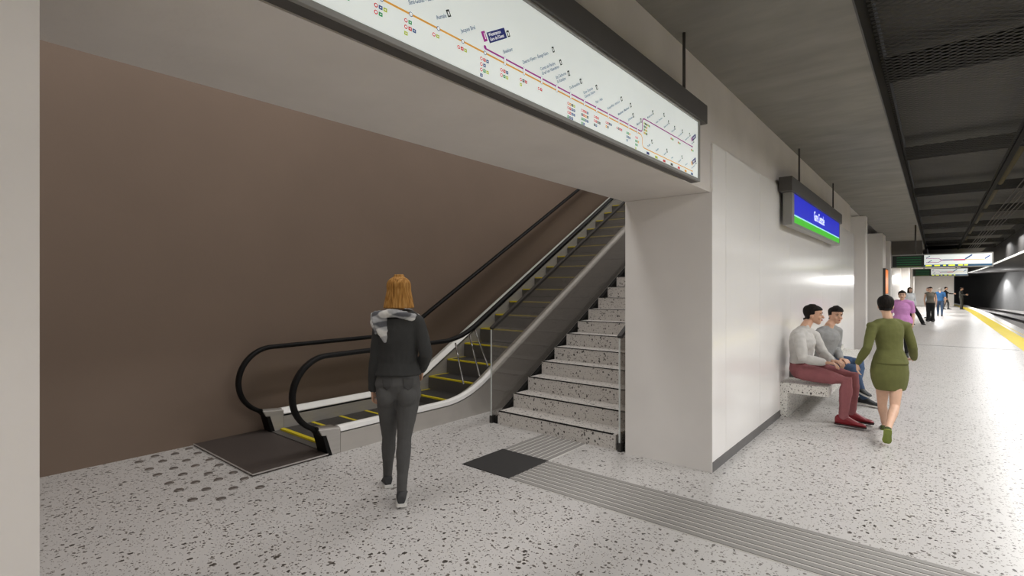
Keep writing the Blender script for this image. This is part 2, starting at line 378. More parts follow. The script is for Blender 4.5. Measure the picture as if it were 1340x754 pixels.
# ================================================================ escalator
esc = thing('escalator', 'escalator with black handrails and glass sides rising beside the brown wall', 'escalator', (-5.2, 2.1, 0))
dk = ramp(.25, 4.683); hr = ramp(.99, 4.60, .588, .3); st = ramp(.04, 4.75, .577, .45)
YE = 11.5
ysd = [2.86, 3.5]+lin(4.2, 5.2, 16)+[7, 9, YE]
ysh = lin(4.2, 5.0, 14)
for side, (xg, xo, xi, tx) in enumerate(((-4.67, -4.60, -4.78, 1), (-5.85, -5.93, -5.775, -1))):
    # bevelled deck: bright sloping strip, cladding outside, skirt inside
    bm = bm_new()
    rings = []
    for y in ysd:
        z = dk(y)
        prof = [(xo, z-.035), (xo-.012*tx, z), (xg+.015*tx, z+.012), (xg-.015*tx, z+.012), (xi, z-.04), (xi, z-.07), (xo, z-.05)]
        rings.append([bm.verts.new((a, y, b)) for a, b in prof])
    for a, b in zip(rings, rings[1:]):
        for i in range(7): bm.faces.new((a[i], a[(i+1) % 7], b[(i+1) % 7], b[i]))
    bm.faces.new(rings[0]); bm.faces.new(rings[-1])
    obj('deck', bm, 'deck', esc)
    bm = bm_new(); strip_prism(bm, ysd, lambda y: 0, lambda y: dk(y)-.04, min(xo, xo-.02*tx), max(xo, xo-.02*tx))
    obj('outer_panel', bm, 'clad', esc)
    bm = bm_new(); strip_prism(bm, ysd, lambda y: st(y)-.12, lambda y: dk(y)-.05, min(xi, xi+.01*tx), max(xi, xi+.01*tx))
    obj('skirt_panel', bm, 'steel', esc)
    # newel cap
    bm = bm_new()
    prism(bm, [(2.62, .275), (2.66, .205), (2.70, .20), (2.755, .0), (2.86, .0), (2.86, .25)], min(xo, xi), max(xo, xi))
    nc = obj('newel_cap', bm, 'steel', esc, bevel=.008)
    bm = bm_new(); prism(bm, [(2.60, .30), (2.62, .245), (2.66, .20), (2.64, .27)], min(xo, xi)+.01, max(xo, xi)-.01)
    prism(bm, [(2.665, .20), (2.70, .203), (2.765, .0), (2.72, .0)], min(xo, xi)-.004, max(xo, xi)+.004)
    obj('brush_guard', bm, 'black', nc)
    # handrail
    c = Vector((xg, 2.76, .61)); r = .365
    pts = []
    for a in lin(250, 90, 26): pts.append(c+Vector((0, r*math.cos(math.radians(a)), (r+.0)*math.sin(math.radians(a)))))
    zt = pts[-1].z
    for y in [3.0, 3.4, 3.8]: pts.append(Vector((xg, y, zt+(y-2.76)*.01)))
    for y in ysh+[5.4, 6, 7, 8, 9, 10, YE]: pts.append(Vector((xg, y, hr(y))))
    bm = bm_new(); sweep(bm, pts, [(-.036, -.016), (-.041, .0), (-.036, .018), (-.022, .026), (.022, .026), (.036, .018), (.041, 0), (.036, -.016), (.016, -.022), (-.016, -.022)])
    obj('handrail', bm, 'black', esc, smooth=True)
    # glass
    ins = [p+Vector((0, 0, 0)) for p in pts]
    bm = bm_new(); top = []
    poly = [Vector((xg, p.y+(.01 if p.y < 2.8 else 0), p.z-(.015 if p.z > .7 else 0))) for p in pts]
    lo = [Vector((xg, y, dk(y)-.01)) for y in reversed(ysd)]
    allp = poly+lo
    a = [bm.verts.new(p+Vector((.005, 0, 0))) for p in allp]; b = [bm.verts.new(p-Vector((.005, 0, 0))) for p in allp]
    bm.faces.new(a); bm.faces.new(b[::-1])
    bmesh.ops.triangulate(bm, faces=list(bm.faces))
    obj('glass_panel', bm, 'glass', esc)
    for (ya, za, yb, zb) in (((4.52, .955, 4.66, .42), (4.77, 1.05, 4.96, .48), (4.86, 1.13, 5.12, .60)) if side == 0 else ((4.52, .955, 4.66, .42),)):
        bm = bm_new(); rod(bm, (xg, ya, za), (xg, yb, zb), .011, 8); obj('glass_joint', bm, 'chrome', esc, smooth=True)
# landing plate, comb
bm = bm_new(); box(bm, -5.975, -4.60, 2.0, 2.72, .0, .022); lp = obj('landing_plate', bm, 'plate', esc, bevel=.003)
bm = bm_new(); box(bm, -5.975, -4.597, 1.994, 2.0, .014, .024); box(bm, -4.60, -4.592, 1.994, 2.72, .014, .024); obj('edge_strip', bm, 'steel', lp)
bm = bm_new(); box(bm, -5.775, -4.78, 2.72, 2.83, .0, .03); cb = obj('comb_plate', bm, 'step', esc)
bm = bm_new(); box(bm, -5.755, -4.79, 2.835, 2.855, .02, .05); obj('comb_line', bm, 'yellow', cb)
for k in range(22):
    y0 = 2.86+.37*k-.05
    z = st(y0+.25); 
    bm = bm_new(); box(bm, -5.765, -4.79, y0, y0+.372, z-.24, z)
    for i in range(30): x = -5.755+i*.032; box(bm, x, x+.015, y0+.002, y0+.37, z, z+.006)
    s = obj('step', bm, 'step', esc)
    bm = bm_new(); box(bm, -5.755, -4.80, y0-.001, y0+.038, z-.01, z+.009)
    if z > .1: box(bm, -5.755, -5.725, y0+.045, y0+.37, z, z+.009); box(bm, -4.83, -4.80, y0+.045, y0+.37, z, z+.009)
    obj('yellow_line', bm, 'yellow', s)
# ================================================================ staircase
stc = thing('staircase', 'speckled stone staircase with black step edges between the escalator and the pillar', 'stairs', (-3.3, 4.68, 0))
XL, XR = -4.1, -2.51
for k in range(27):
    y0 = 4.68+.30*k; z = .155+.168*k
    bm = bm_new(); box(bm, XL, XR if k < 1 else XR+.03, y0, y0+.33, max(0, z-.3), z)
    s = obj('step', bm, 'stair', stc)
    bm = bm_new(); box(bm, XL+.01, XR-(.0 if k else .03), y0-.003, y0+.03, z-.004, z+.003); obj('nosing', bm, 'blackmat', s)
bm = bm_new()
pr = [(4.68, 0), (4.68, .06)]+[(y, .06+.572*(y-4.68)) for y in (4.69, 8, 12.7)]+[(12.7, 4.0), (12.7, 0)]
prism(bm, pr, -4.16, -4.10); obj('stringer', bm, 'blackmat', stc)
bm = bm_new(); prism(bm, [(4.70, 0), (4.70, .05), (12.7, 4.5), (12.7, 0)], XR+.03, -2.395); obj('stringer', bm, 'blackmat', stc)
def stair_glass(xc, label, side):
    t = thing('glass_balustrade', label, 'balustrade', (xc, 4.67, 0), 'glass balustrades of the staircase')
    prof = [(4.665, .03), (4.665, 1.13), (8.094, 3.10), (12.6, 5.69), (12.6, 4.6), (4.72, .06)]
    bm = bm_new(); prism(bm, prof, xc-.008, xc+.008); obj('glass_panel', bm, 'hazeglass', t)
    bm = bm_new(); box(bm, xc-.007, xc+.007, 4.655, 4.667, .02, 1.14); obj('edge_trim', bm, 'glassedge', t)
    bm = bm_new(); sweep(bm, [Vector((xc, y, 1.155+.574*(y-4.665))) for y in (4.665, 8, 12.6)], [(-.025, -.015), (.025, -.015), (.025, .015), (-.025, .015)]); obj('handrail', bm, 'darkmetal', t)
    bm = bm_new(); box(bm, xc-.02, xc+.02, 4.65, 4.72, .0, .09); obj('clamp', bm, 'darkmetal', t)
    return t
stair_glass(-4.19, 'glass side panel with slim dark handrail between stairs and escalator', 0)
stair_glass(-2.455, 'glass side panel of the stairs against the pillar, seen edge on', 1)
# ================================================================ tactile paving
def strip_obj(label, x0, x1, y0, y1, alongx, n):
    bm = bm_new(); box(bm, x0, x1, y0, y1, 0, .003)
    g = (y1-y0 if alongx else x1-x0)/n
    for i in range(n):
        a = (y0 if alongx else x0)+g*(i+.12); b = a+g*.66
        if alongx: box(bm, x0, x1, a, b, .002, .008, 1)
        else: box(bm, a, b, y0, y1, .002, .008, 1)
    return tag(obj('tactile_guide_strip', bm, ['tactbase', 'tactile']), label, 'tactile paving')
strip_obj('long grey ribbed guide strip running from the black tile out along the platform', -2.838, .9, 3.385, 3.972, True, 9)
strip_obj('short grey ribbed guide strip between the black tile and the bottom step', -3.41, -2.838, 3.972, 4.655, False, 9)
bm = bm_new(); box(bm, -3.415, -2.838, 3.39, 3.975, 0, .006); tag(obj('tactile_tile', bm, 'tactblack', bevel=.002), 'square black tactile tile where the two ribbed strips meet', 'tactile tile')
D = [(-5.905,1.933),(-5.826,1.783),(-5.896,1.632),(-5.819,1.483),(-5.672,1.933),(-5.666,1.632),(-5.518,1.783),(-5.369,1.933),(-5.514,1.483),(-5.366,1.632),(-5.29,1.783),(-5.141,1.933),(-5.291,1.483),(-5.134,1.632),(-4.983,1.783),(-4.833,1.933),(-4.986,1.483),(-4.839,1.632),(-4.759,1.783),(-4.604,1.933),(-4.756,1.483),(-4.602,1.632),(-4.456,1.783),(-4.307,1.933),(-4.457,1.483),(-4.305,1.632)]
D = [(x-.0, y) for x, y in D]
proto = None
rowname = {1.933: 'row beside escalator plate', 1.783: 'second row from plate', 1.632: 'third row from plate', 1.483: 'row farthest from plate'}
def ordn(i): return ['first', 'second', 'third', 'fourth', 'fifth', 'sixth', 'seventh', 'eighth'][i]
for rowy in (1.933, 1.783, 1.632, 1.483):
    row = sorted([d for d in D if abs(d[1]-rowy) < .01])
    for i, (x, y) in enumerate(row):
        if proto is None:
            bm = bm_new()
            rr = [(.036, 0), (.036, .003), (.03, .007), (.018, .009)]
            rings = [[bm.verts.new((r*math.cos(2*PI*k/20), r*math.sin(2*PI*k/20), z)) for k in range(20)] for r, z in rr]
            for a, b in zip(rings, rings[1:]):
                for k in range(20): bm.faces.new((a[k], a[(k+1) % 20], b[(k+1) % 20], b[k]))
            bm.faces.new(rings[-1]); bm.faces.new(rings[0][::-1])
            o = proto = obj('tactile_stud', bm, 'stud', loc=(0, 0, 0), smooth=True)
        else:
            o = proto.copy(); COL.objects.link(o)
        o.location = (x, y, .0)
        tag(o, 'dark round floor stud, %s from brown wall in %s' % (ordn(i), rowname[rowy]), 'floor stud', 'round studs on the floor before the escalator')
# ================================================================ bench
bn = thing('bench', 'long speckled stone bench fixed along the white panel wall', 'bench', (-1.28, 9.6, 0))
bm = bm_new(); box(bm, XW+.02, -1.01, 7.25, 12.1, .315, .44); obj('seat', bm, 'bench', bn, bevel=.004)
bm = bm_new(); box(bm, XW+.02, XW+.10, 7.25, 12.1, 0, .315); obj('support', bm, 'bench', bn)
bm = bm_new(); box(bm, XW+.02, -1.42, 7.8, 12.1, .44, .52); lg = obj('back_ledge', bm, 'bench', bn)
bm = bm_new(); box(bm, XW+.02, -1.42, 7.78, 7.80, .44, .52); obj('end_cap', bm, 'skirtbase', lg)
# ================================================================ signs
def text_mesh(s, size, mt, parent, name, origin, ydir, zdir, sx=1.0, bold=False):
    if name == 'station_name' and mt == 'pr_text': size *= 1.12
    """text lying in the plane spanned by ydir (reading direction) and zdir"""
    cu = bpy.data.curves.new('t', 'FONT'); cu.body = s; cu.size = size; cu.offset = .012*size if bold else 0; cu.resolution_u = 2
    o = bpy.data.objects.new('t', cu); COL.objects.link(o)
    dg = bpy.context.evaluated_depsgraph_get(); me = bpy.data.meshes.new_from_object(o.evaluated_get(dg))
    bpy.data.objects.remove(o); me.name = name
    yd = Vector(ydir).normalized(); zd = Vector(zdir).normalized(); O = Vector(origin)
    pl = parent.location.copy(); q = parent.parent
    while q: pl += q.location; q = q.parent
    for v in me.vertices: v.co = O+yd*v.co.x*sx+zd*v.co.y-pl
    me.materials.clear(); me.materials.append(M[mt])
    ob = bpy.data.objects.new(name, me); COL.objects.link(ob); ob.parent = parent
    return ob
def sign_rods(t, x, ys, zt, zb, r=.012):
    for y in ys:
        bm = bm_new(); rod(bm, (x, y, zb), (x, y, zt), r); obj('hanging_rod', bm, 'signbody', t, smooth=True)
# --- long line map
ms = thing('route_map_sign', 'long backlit route map sign hanging over the escalator opening', 'sign', (-1.48, 2.0, 2.5))
XF = -1.42
bm = bm_new(); box(bm, -1.485, XF-.012, -.05, 4.0, 2.475, 2.95); obj('housing', bm, 'signbody', ms)
bm = bm_new()
box(bm, XF-.012, XF+.008, -.05, 4.0, 2.475, 2.497); box(bm, XF-.012, XF+.008, 3.975, 4.0, 2.497, 2.95); box(bm, XF-.012, XF+.008, -.05, -.02, 2.497, 2.95); box(bm, XF-.012, XF+.014, -.02, 3.975, 2.935, 2.95)
obj('frame', bm, 'signframe', ms, bevel=.002)
bm = bm_new(); box(bm, -1.56+.02, XF+.03, -.08, 4.10, 2.945, 3.09); obj('top_cover', bm, 'signbody', ms, bevel=.004)
bm = bm_new(); box(bm, XF-.012, XF-.002, -.02, 3.975, 2.497, 2.935); face = obj('light_face', bm, 'lightpanel', ms)
sign_rods(ms, -1.475, (3.83, .25), ZC, 3.08)
bm = bm_new()
PM = ['pr_orange', 'pr_magenta', 'pr_red', 'pr_navy', 'pr_blue', 'pr_green', 'pr_lime', 'pr_text', 'pr_black', 'prwhite', 'pr_grey']
def q4(y0, y1, z0, z1, c, lay=0, rot=0, cy=None, cz=None):
    x = XF-.0015+.0004*lay
    P = [(y0, z0), (y1, z0), (y1, z1), (y0, z1)]
    if rot:
        P = [(cy+(a-cy)*math.cos(rot)-(b-cz)*math.sin(rot), cz+(a-cy)*math.sin(rot)+(b-cz)*math.cos(rot)) for a, b in P]
    f = bm.faces.new([bm.verts.new((x, a, b)) for a, b in P]); f.material_index = PM.index(c)
def line(pts, w, c, lay=0):
    for (a, b), (d, e) in zip(pts, pts[1:]):
        L = math.hypot(d-a, e-b); r = math.atan2(e-b, d-a)
        q4(a-w*.3, a+L+w*.3, b-w/2, b+w/2, c, lay, r, a, b)
def disc(y, z, r, c, lay, n=14):
    x = XF-.0015+.0004*lay
    f = bm.faces.new([bm.verts.new((x, y+r*math.cos(2*PI*k/n), z+r*math.sin(2*PI*k/n))) for k in range(n)]); f.material_index = PM.index(c)
LZ = 2.612
line([(-.02, LZ), (2.96, LZ)], .0075, 'pr_orange')
line([(1.543, LZ+.019), (2.98, LZ+.019), (2.995, LZ+.025), (3.0, LZ+.04), (3.0, 2.70), (3.01, 2.715), (3.03, 2.72), (3.855, 2.72)], .0075, 'pr_magenta')
line([(2.96, LZ), (2.985, LZ-.004), (3.0, LZ-.02), (3.0, 2.555), (3.01, 2.54), (3.03, 2.535), (3.855, 2.535)], .0065, 'pr_orange')
disc(1.543, LZ+.024, .008, 'pr_magenta', 1)
disc(3.855, 2.72, .008, 'pr_magenta', 1); disc(3.855, 2.535, .008, 'pr_orange', 1)
ST = [(.16, 'Bizet', 0, 1), (.285, 'Veeweyde - Veeweide', 0, 1), (.41, 'Saint-Guidon', 0, 1), (.91, 'Erasme', 0, 0)]
NM = [(.285, 'CERIA - COOVI', ''), (.41, 'Eddy Merckx', ''), (.535, 'Het Rad - La Roue', ''), (.66, 'Bizet', 'a'), (.785, 'Veeweyde', 'a'), (.91, 'Veeweide', ''), (1.035, 'Clemenceau', 'a'), (1.159, 'Sint-Guido - Saint Guidon', 'a'), (1.288, 'Aumale', 'a'), (1.415, 'Jacques Brel', ''), (1.543, '', ''), (1.668, 'Beekkant', ''), (1.80, 'Zwarte Vijvers - Étangs Noirs', 'a'), (1.933, 'Comte de Flandre\nGraaf van Vlaanderen', 'b'), (2.058, 'Ste Catherine\nSt Katelijne', 'a'), (2.18, 'De Brouckère', 'a'), (2.311, 'Gare Centrale\nCentraal Station', 'a'), (2.437, 'Parc - Park', ''), (2.565, 'Kunst-Wet - Arts-Loi', 'b'), (2.69, 'Maelbeek - Maalbeek', 'a'), (2.815, 'Schuman', 'b'), (2.93, 'Merode', 'b')]
icons = ['pr_red', 'pr_blue', 'pr_lime', 'pr_green', 'pr_red', 'pr_navy', 'pr_orange', 'pr_black']
rnd = random.Random(7)
labels_ = []
A30 = math.radians(30)
def acc(y, z, solid):
    q4(y, y+.018, z, z+.026, 'pr_black', 1, A30, y, z)
    q4(y+.0055, y+.0125, z+.005, z+.019, 'prwhite', 2, A30, y, z)
for i, (y, nm, a) in enumerate(NM):
    both = y > 1.55
    if both:
        q4(y-.006, y+.006, LZ-.008, LZ+.028, 'pr_blue', 1); q4(y-.0045, y+.0045, LZ-.0065, LZ+.0265, 'prwhite', 2)
    else:
        disc(y, LZ, .0085, 'pr_blue', 1); disc(y, LZ, .006, 'prwhite', 2)
    # connection icons under the stop
    rows = [1, 3, 2, 1, 4, 2, 2, 1, 3, 4, 3, 2][i % 12] if y > 1.1 else 2
    zz = LZ-.03 if not both else LZ-.035
    pat = {1.159: ['rg', 'rrb', 'l'], 1.288: ['rl'], 1.415: ['rrl'], 1.543: ['rrb', 'rb', 'rgl', 'b'], 1.668: ['rrb', 'rgl'], 1.80: ['rkr', 'l'], 1.933: ['rr'], 2.058: [], 2.18: ['rokl', 'rrbb', 'rrbb', 'gbb', 'l'], 2.311: ['rrrb', 'krok', 'ggbb', 'gb'], 2.437: ['rrr', 'rrkk', 'kb'], 2.565: ['rrkb', 'ok'], 2.69: ['rkrr'], 2.815: ['ggo', 'bbb', 'b'], 2.93: ['rr', 'ggo', 'gg', 'l']}.get(y, ['rbl', 'rg'])
    cm = dict(r='pr_red', g='pr_green', b='pr_blue', l='pr_lime', k='pr_black', o='pr_orange')
    for r_, s_ in enumerate(pat):
        for c_, ch in enumerate(s_):
            yy = y-.022+c_*.0185; z2 = zz-r_*.0225
            if ch == 'r' and c_ == 0: disc(yy, z2, .0075, 'pr_red', 1, 10); disc(yy, z2, .004, 'prwhite', 2, 8)
            else: q4(yy-.0075, yy+.0075, z2-.0065, z2+.0065, cm[ch], 1); q4(yy-.003, yy+.003, z2-.0014, z2+.0014, 'prwhite', 2)
    if nm:
        lines_ = nm.split('\n'); lw = max(len(l) for l in lines_)*.0088
        for j, l in enumerate(lines_):
            labels_.append((l, y-.008-j*(-.012)*0+ (.012*j), LZ+.03-(.017*j if len(lines_) > 1 else 0)+(.014 if len(lines_) > 1 else 0)+(.008 if both else 0), .0185))
        if a: acc(y+lw*math.cos(A30)+.004, LZ+.036+lw*math.sin(A30)+(.008 if both else 0), a == 'b')
# right fork stops
for k in range(7):
    y = 3.08+.128*k
    for base, nm in ((2.72, ['Montgomery', 'Joséph.-Charlotte', 'Gribaumont', 'Tomberg', 'Roodebeek', 'Vandervelde', 'Alma'][k]), (2.535, ['Thieffry', 'Pétillon', 'Hankar', 'Delta', 'Beaulieu', 'Demey', 'Herrmann-D.'][k])):
        labels_.append((nm, y-.008, base+.012, .0165))
        acc(y+len(nm)*.0072+.002, base+.016+len(nm)*.0043, k % 3 == 0) if k % 2 == 0 or base > 2.6 else None
        if base < 2.6: q4(y-.02, y+.02, base-.03, base-.014, ['pr_navy', 'pr_lime', 'pr_red', 'pr_black', 'pr_red', 'pr_orange', 'pr_blue'][k], 1)
        elif k in (0, 3, 4, 6):
            for c_ in range(3): q4(y-.02+c_*.018, y-.006+c_*.018, base-.035, base-.022, ['pr_red', 'pr_lime', 'pr_green'][c_], 1)
for r_ in range(4):
    for c_ in range(3): q4(3.02+c_*.018, 3.034+c_*.018, 2.685-r_*.02, 2.698-r_*.02, ['pr_lime', 'pr_black', 'pr_green', 'pr_orange'][(r_+c_) % 4], 1)
# highlighted boxes
q4(1.538, 1.562, 2.655, 2.695, 'pr_magenta', 1, A30, 1.538, 2.655)
q4(1.572, 1.70, 2.674-.012, 2.716-.012, 'pr_navy', 1, A30, 1.572, 2.662)
acc(1.572+.135*.866, 2.664+.135*.5, False)
for z_, c_ in ((2.755, 'pr_magenta'), (2.575, 'pr_orange')):
    q4(3.845, 3.865, z_, z_+.03, c_, 1, A30, 3.845, z_); q4(3.868, 3.95, z_, z_+.03, 'pr_navy', 1, A30, 3.845, z_)
prt = obj('route_print', bm, PM, face)
ydir = (0, math.cos(A30), math.sin(A30)); zdir = (0, -math.sin(A30), math.cos(A30))
for l, y, z, s in labels_: text_mesh(l, s, 'pr_text', prt, 'station_name', (XF+.0002, y, z), ydir, zdir, .9, True)
def on30(y0, z0, dy, dz): return (XF+.001, y0+dy*math.cos(A30)-dz*math.sin(A30), z0+dy*math.sin(A30)+dz*math.cos(A30))
text_mesh('1', .034, 'prwhite', prt, 'line_number', on30(1.538, 2.655, .005, .009), ydir, zdir, 1, True)
text_mesh('Weststation', .0185, 'prwhite', prt, 'station_name', on30(1.572, 2.662, .006, .025), ydir, zdir, .95, True)
text_mesh("Gare de l'Ouest", .0185, 'prwhite', prt, 'station_name', on30(1.572, 2.662, .006, .007), ydir, zdir, .85, True)
text_mesh('STOCKEL', .018, 'prwhite', prt, 'station_name', on30(3.845, 2.755, .026, .009), ydir, zdir, .8, True)
text_mesh('DEBROUX', .018, 'prwhite', prt, 'station_name', on30(3.845, 2.575, .026, .009), ydir, zdir, .8, True)
# --- station name sign
ss = thing('station_name_sign', 'hanging blue and green backlit station name sign beside the wall', 'sign', (-1.45, 9.2, 2.4))
XS = -1.40
bm = bm_new(); box(bm, -1.50, XS-.01, 7.2, 11.35, 2.45, 2.95); obj('housing', bm, 'signframe', ss, bevel=.004)
bm = bm_new(); box(bm, XS-.01, XS+.006, 7.2, 11.35, 2.45, 2.485); box(bm, XS-.01, XS+.006, 7.2, 7.33, 2.485, 2.95); box(bm, XS-.01, XS+.006, 11.30, 11.35, 2.485, 2.95); obj('frame', bm, 'signframe', ss)
bm = bm_new(); box(bm, -1.52, XS+.03, 7.08, 11.45, 2.86, 3.04); obj('top_cover', bm, 'signbody', ss, bevel=.004)
bm = bm_new(); box(bm, XS-.01, XS+.001, 7.33, 11.30, 2.485, 2.86); box(bm, XS, XS+.002, 7.33, 11.30, 2.485, 2.575, 1); box(bm, XS, XS+.002, 7.33, 11.30, 2.575, 2.592, 2)
fc = obj('light_face', bm, ['signblue', 'signgreen', 'signline'], ss)
text_mesh('Gare Centrale', .20, 'signwhite', fc, 'station_name', (XS+.004, 8.72, 2.66), (0, 1, 0), (0, 0, 1), .78, True)
sign_rods(ss, -1.47, (8.05, 11.1), ZC, 3.03)
# --- overhead displays
def display(Y, x0, x1, z0, z1, label, rodx):
    t = thing('display_board', label, 'display board', ((x0+x1)/2, Y, z0), 'overhead display boards across the platform')
    bm = bm_new(); box(bm, x0, x1, Y+.01, Y+.16, z0, z1); obj('housing', bm, 'signframe', t, bevel=.005)
    bm = bm_new(); f = .03
    box(bm, x0, x1, Y-.008, Y+.01, z0, z0+f); box(bm, x0, x1, Y-.008, Y+.01, z1-f, z1); box(bm, x0, x0+f, Y-.008, Y+.01, z0+f, z1-f); box(bm, x1-f, x1, Y-.008, Y+.01, z0+f, z1-f); obj('frame', bm, 'signframe', t)
    w = x1-x0; xm = x0+w*.345
    bm = bm_new(); box(bm, x0+f, xm, Y, Y+.012, z0+f, z1-f)
    sc = obj('departure_screen', bm, 'led', t)
    bm = bm_new()
    for i in range(5):
        z = z1-f-.05-i*.072; box(bm, x0+w*.06, xm-w*.03, Y-.003, Y+.001, z-.02, z+.005, 0 if i < 3 else (1 if i == 4 else 0))
    obj('text_rows', bm, ['ledrow', 'ledrow2'], sc)
    bm = bm_new(); box(bm, xm, x1-f, Y, Y+.012, z0+f+.055, z1-f); mp = obj('map_face', bm, 'lightpanel', t)
    bm = bm_new()
    def seg(a, b, c, d, wd, mi):
        L = math.hypot(c-a, d-b); r = math.atan2(d-b, c-a); n = Vector((-math.sin(r), math.cos(r)))*wd/2
        f_ = bm.faces.new([bm.verts.new((p, Y-.003-.0006*mi, q)) for p, q in ((a-n.x, b-n.y), (c-n.x, d-n.y), (c+n.x, d+n.y), (a+n.x, b+n.y))]); f_.material_index = mi
    mw = x1-f-xm; h = z1-f-(z0+f+.055); Z0 = z0+f+.055
    X = lambda u: xm+u*mw
    V = lambda v: Z0+v*h
    for y_ in (.22, .62): seg(X(.03), V(y_), X(.22), V(y_), .012, 2)
    seg(X(.22), V(.62), X(.26), V(.5), .012, 2); seg(X(.22), V(.22), X(.26), V(.34), .012, 2); seg(X(.26), V(.5), X(.26), V(.34), .012, 2)
    seg(X(.26), V(.42), X(.62), V(.42), .014, 2); seg(X(.28), V(.46), X(.45), V(.46), .02, 3); seg(X(.45), V(.43), X(.62), V(.43), .035, 0); seg(X(.62), V(.42), X(.9), V(.42), .014, 1)
    for a, b in ((.03, .68), (.06, .24)): seg(X(a), V(b), X(a+.06), V(b+.2), .02, 4)
    seg(X(.62), V(.5), X(.72), V(.9), .035, 5); seg(X(.9), V(.48), X(.97), V(.78), .03, 5)
    obj('route_print', bm, ['pr_red', 'pr_orange', 'pr_magenta', 'pr_text', 'pr_text', 'pr_blue'], mp)
    bm = bm_new(); box(bm, xm, x1-f, Y, Y+.012, z0+f, z0+f+.055); bs = obj('ticker_screen', bm, 'ledblue', t)
    rr = random.Random(int(Y)); bm = bm_new(); x = xm+.03
    while x < xm+mw*.68:
        wd = rr.uniform(.03, .16); box(bm, x, x+wd, Y-.003, Y, z0+f+.01, z0+f+.045); x += wd+rr.uniform(.015, .08)
    obj('ticker_text', bm, 'ledyel', bs)
    for rx in rodx:
        bm = bm_new(); rod(bm, (rx, Y+.08, z1-.01), (rx, Y+.08, ZC if Y < 26 else 3.0), .022); obj('hanging_rod', bm, 'signbody', t, smooth=True)
    return t
display(20.0, -1.09, 1.26, 2.27, 2.68, 'near overhead board with dark green departures and white route map', (-.49,))
display(35.0, -.98, 1.26, 2.27, 2.68, 'far overhead board with dark green departures, seen below the nearer one', (-.5, .8))
# --- orange information screen on the column
ip = thing('info_screen', 'narrow orange screen in dark frame on the side of the second column', 'screen', (-1.41, 22.8, 1.2))
bm = bm_new(); box(bm, -1.45, -1.372, 22.26, 23.55, 1.05, 2.35); obj('case', bm, 'signbody', ip, bevel=.006)
bm = bm_new(); box(bm, -1.373, -1.368, 22.32, 23.5, 1.45, 2.30); obj('screen', bm, 'orange', ip)
bm = bm_new(); box(bm, -1.373, -1.368, 22.32, 23.5, 1.12, 1.42); obj('lower_panel', bm, 'white_col', ip)
# ================================================================ people
for k_, a in dict(skin=('#c49a80', .55), skin_pale=('#d3ab92', .55), hair_black=('#15110f', .5), hair_brown=('#2a1d16', .5), hair_grey=('#8a8680', .7),
                  lips=('#9c5a50', .5), eye_white=('#d8d2cc', .3), eye_dark=('#1c1512', .3), charcoal=('#343433', .9), jeans_grey=('#51504f', .9),
                  olive=('#5f6134', .9), shirt_grey=('#bdbab6', .85), rust=('#8f565a', .85), belt_red=('#5f1a1f', .6), shoe_red=('#7a1520', .45), sweater=('#8f8f8e', .95),
                  denim=('#3b4f6c', .85), denim_light=('#7691ab', .85), shoe_black=('#242526', .6), shoe_grey=('#3b3b3c', .8), sole=('#d9d7d2', .7), sole_dark=('#2b1a18', .7),
                  pink=('#c487be', .85), white_shirt=('#dfe2e6', .85), black_cloth=('#131314', .9), vest_grey=('#6f6a60', .9), blue_cloth=('#2a5580', .9), suit_grey=('#45443f', .9),
                  shoe_olive=('#3d4a1c', .5), green_sole=('#7c8a35', .5), jeans_blue=('#34455c', .9), light_blue=('#b4c0cc', .9)).items():
    M[k_] = mat('cloth '+k_ if k_ not in ('skin', 'skin_pale') else k_, a[0], a[1], var=.07, scale=14, bump=.15, bscale=260)
# ginger hair with strands
def hair_mat(name, c1, c2, c3):
    m, nt, b = new_mat(name)
    tc = N(nt, 'ShaderNodeTexCoord'); mp = N(nt, 'ShaderNodeMapping'); mp.inputs['Scale'].default_value = (90, 90, 5)
    nt.links.new(tc.outputs['Object'], mp.inputs[0]); nz = N(nt, 'ShaderNodeTexNoise', Scale=1.0, Detail=5.0); nt.links.new(mp.outputs[0], nz.inputs['Vector'])
    cr = N(nt, 'ShaderNodeValToRGB'); cr.color_ramp.elements[0].position = .32; cr.color_ramp.elements[1].position = .7
    cr.color_ramp.elements[0].color = rgb(c1); cr.color_ramp.elements[1].color = rgb(c3); e = cr.color_ramp.elements.new(.5); e.color = rgb(c2)
    nt.links.new(nz.outputs['Fac'], cr.inputs[0]); nt.links.new(cr.outputs[0], b.inputs['Base Color']); b.inputs['Roughness'].default_value = .75; b.inputs['Specular IOR Level'].default_value = .2
    bp = N(nt, 'ShaderNodeBump', Strength=.5, Distance=.004); nt.links.new(nz.outputs['Fac'], bp.inputs['Height']); nt.links.new(bp.outputs[0], b.inputs['Normal'])
    return m
M['jeans_pocket'] = mat('cloth jeans pocket', '#444342', .9, var=.07, scale=14, bump=.15, bscale=260)
M['hair_ginger'] = hair_mat('ginger hair', '#7d5426', '#a9793c', '#c4965a')
M['hair_black'] = hair_mat('black hair', '#0c0a09', '#17120f', '#241c18')
M['hair_brown'] = hair_mat('brown hair', '#150e0b', '#221713', '#35261e')
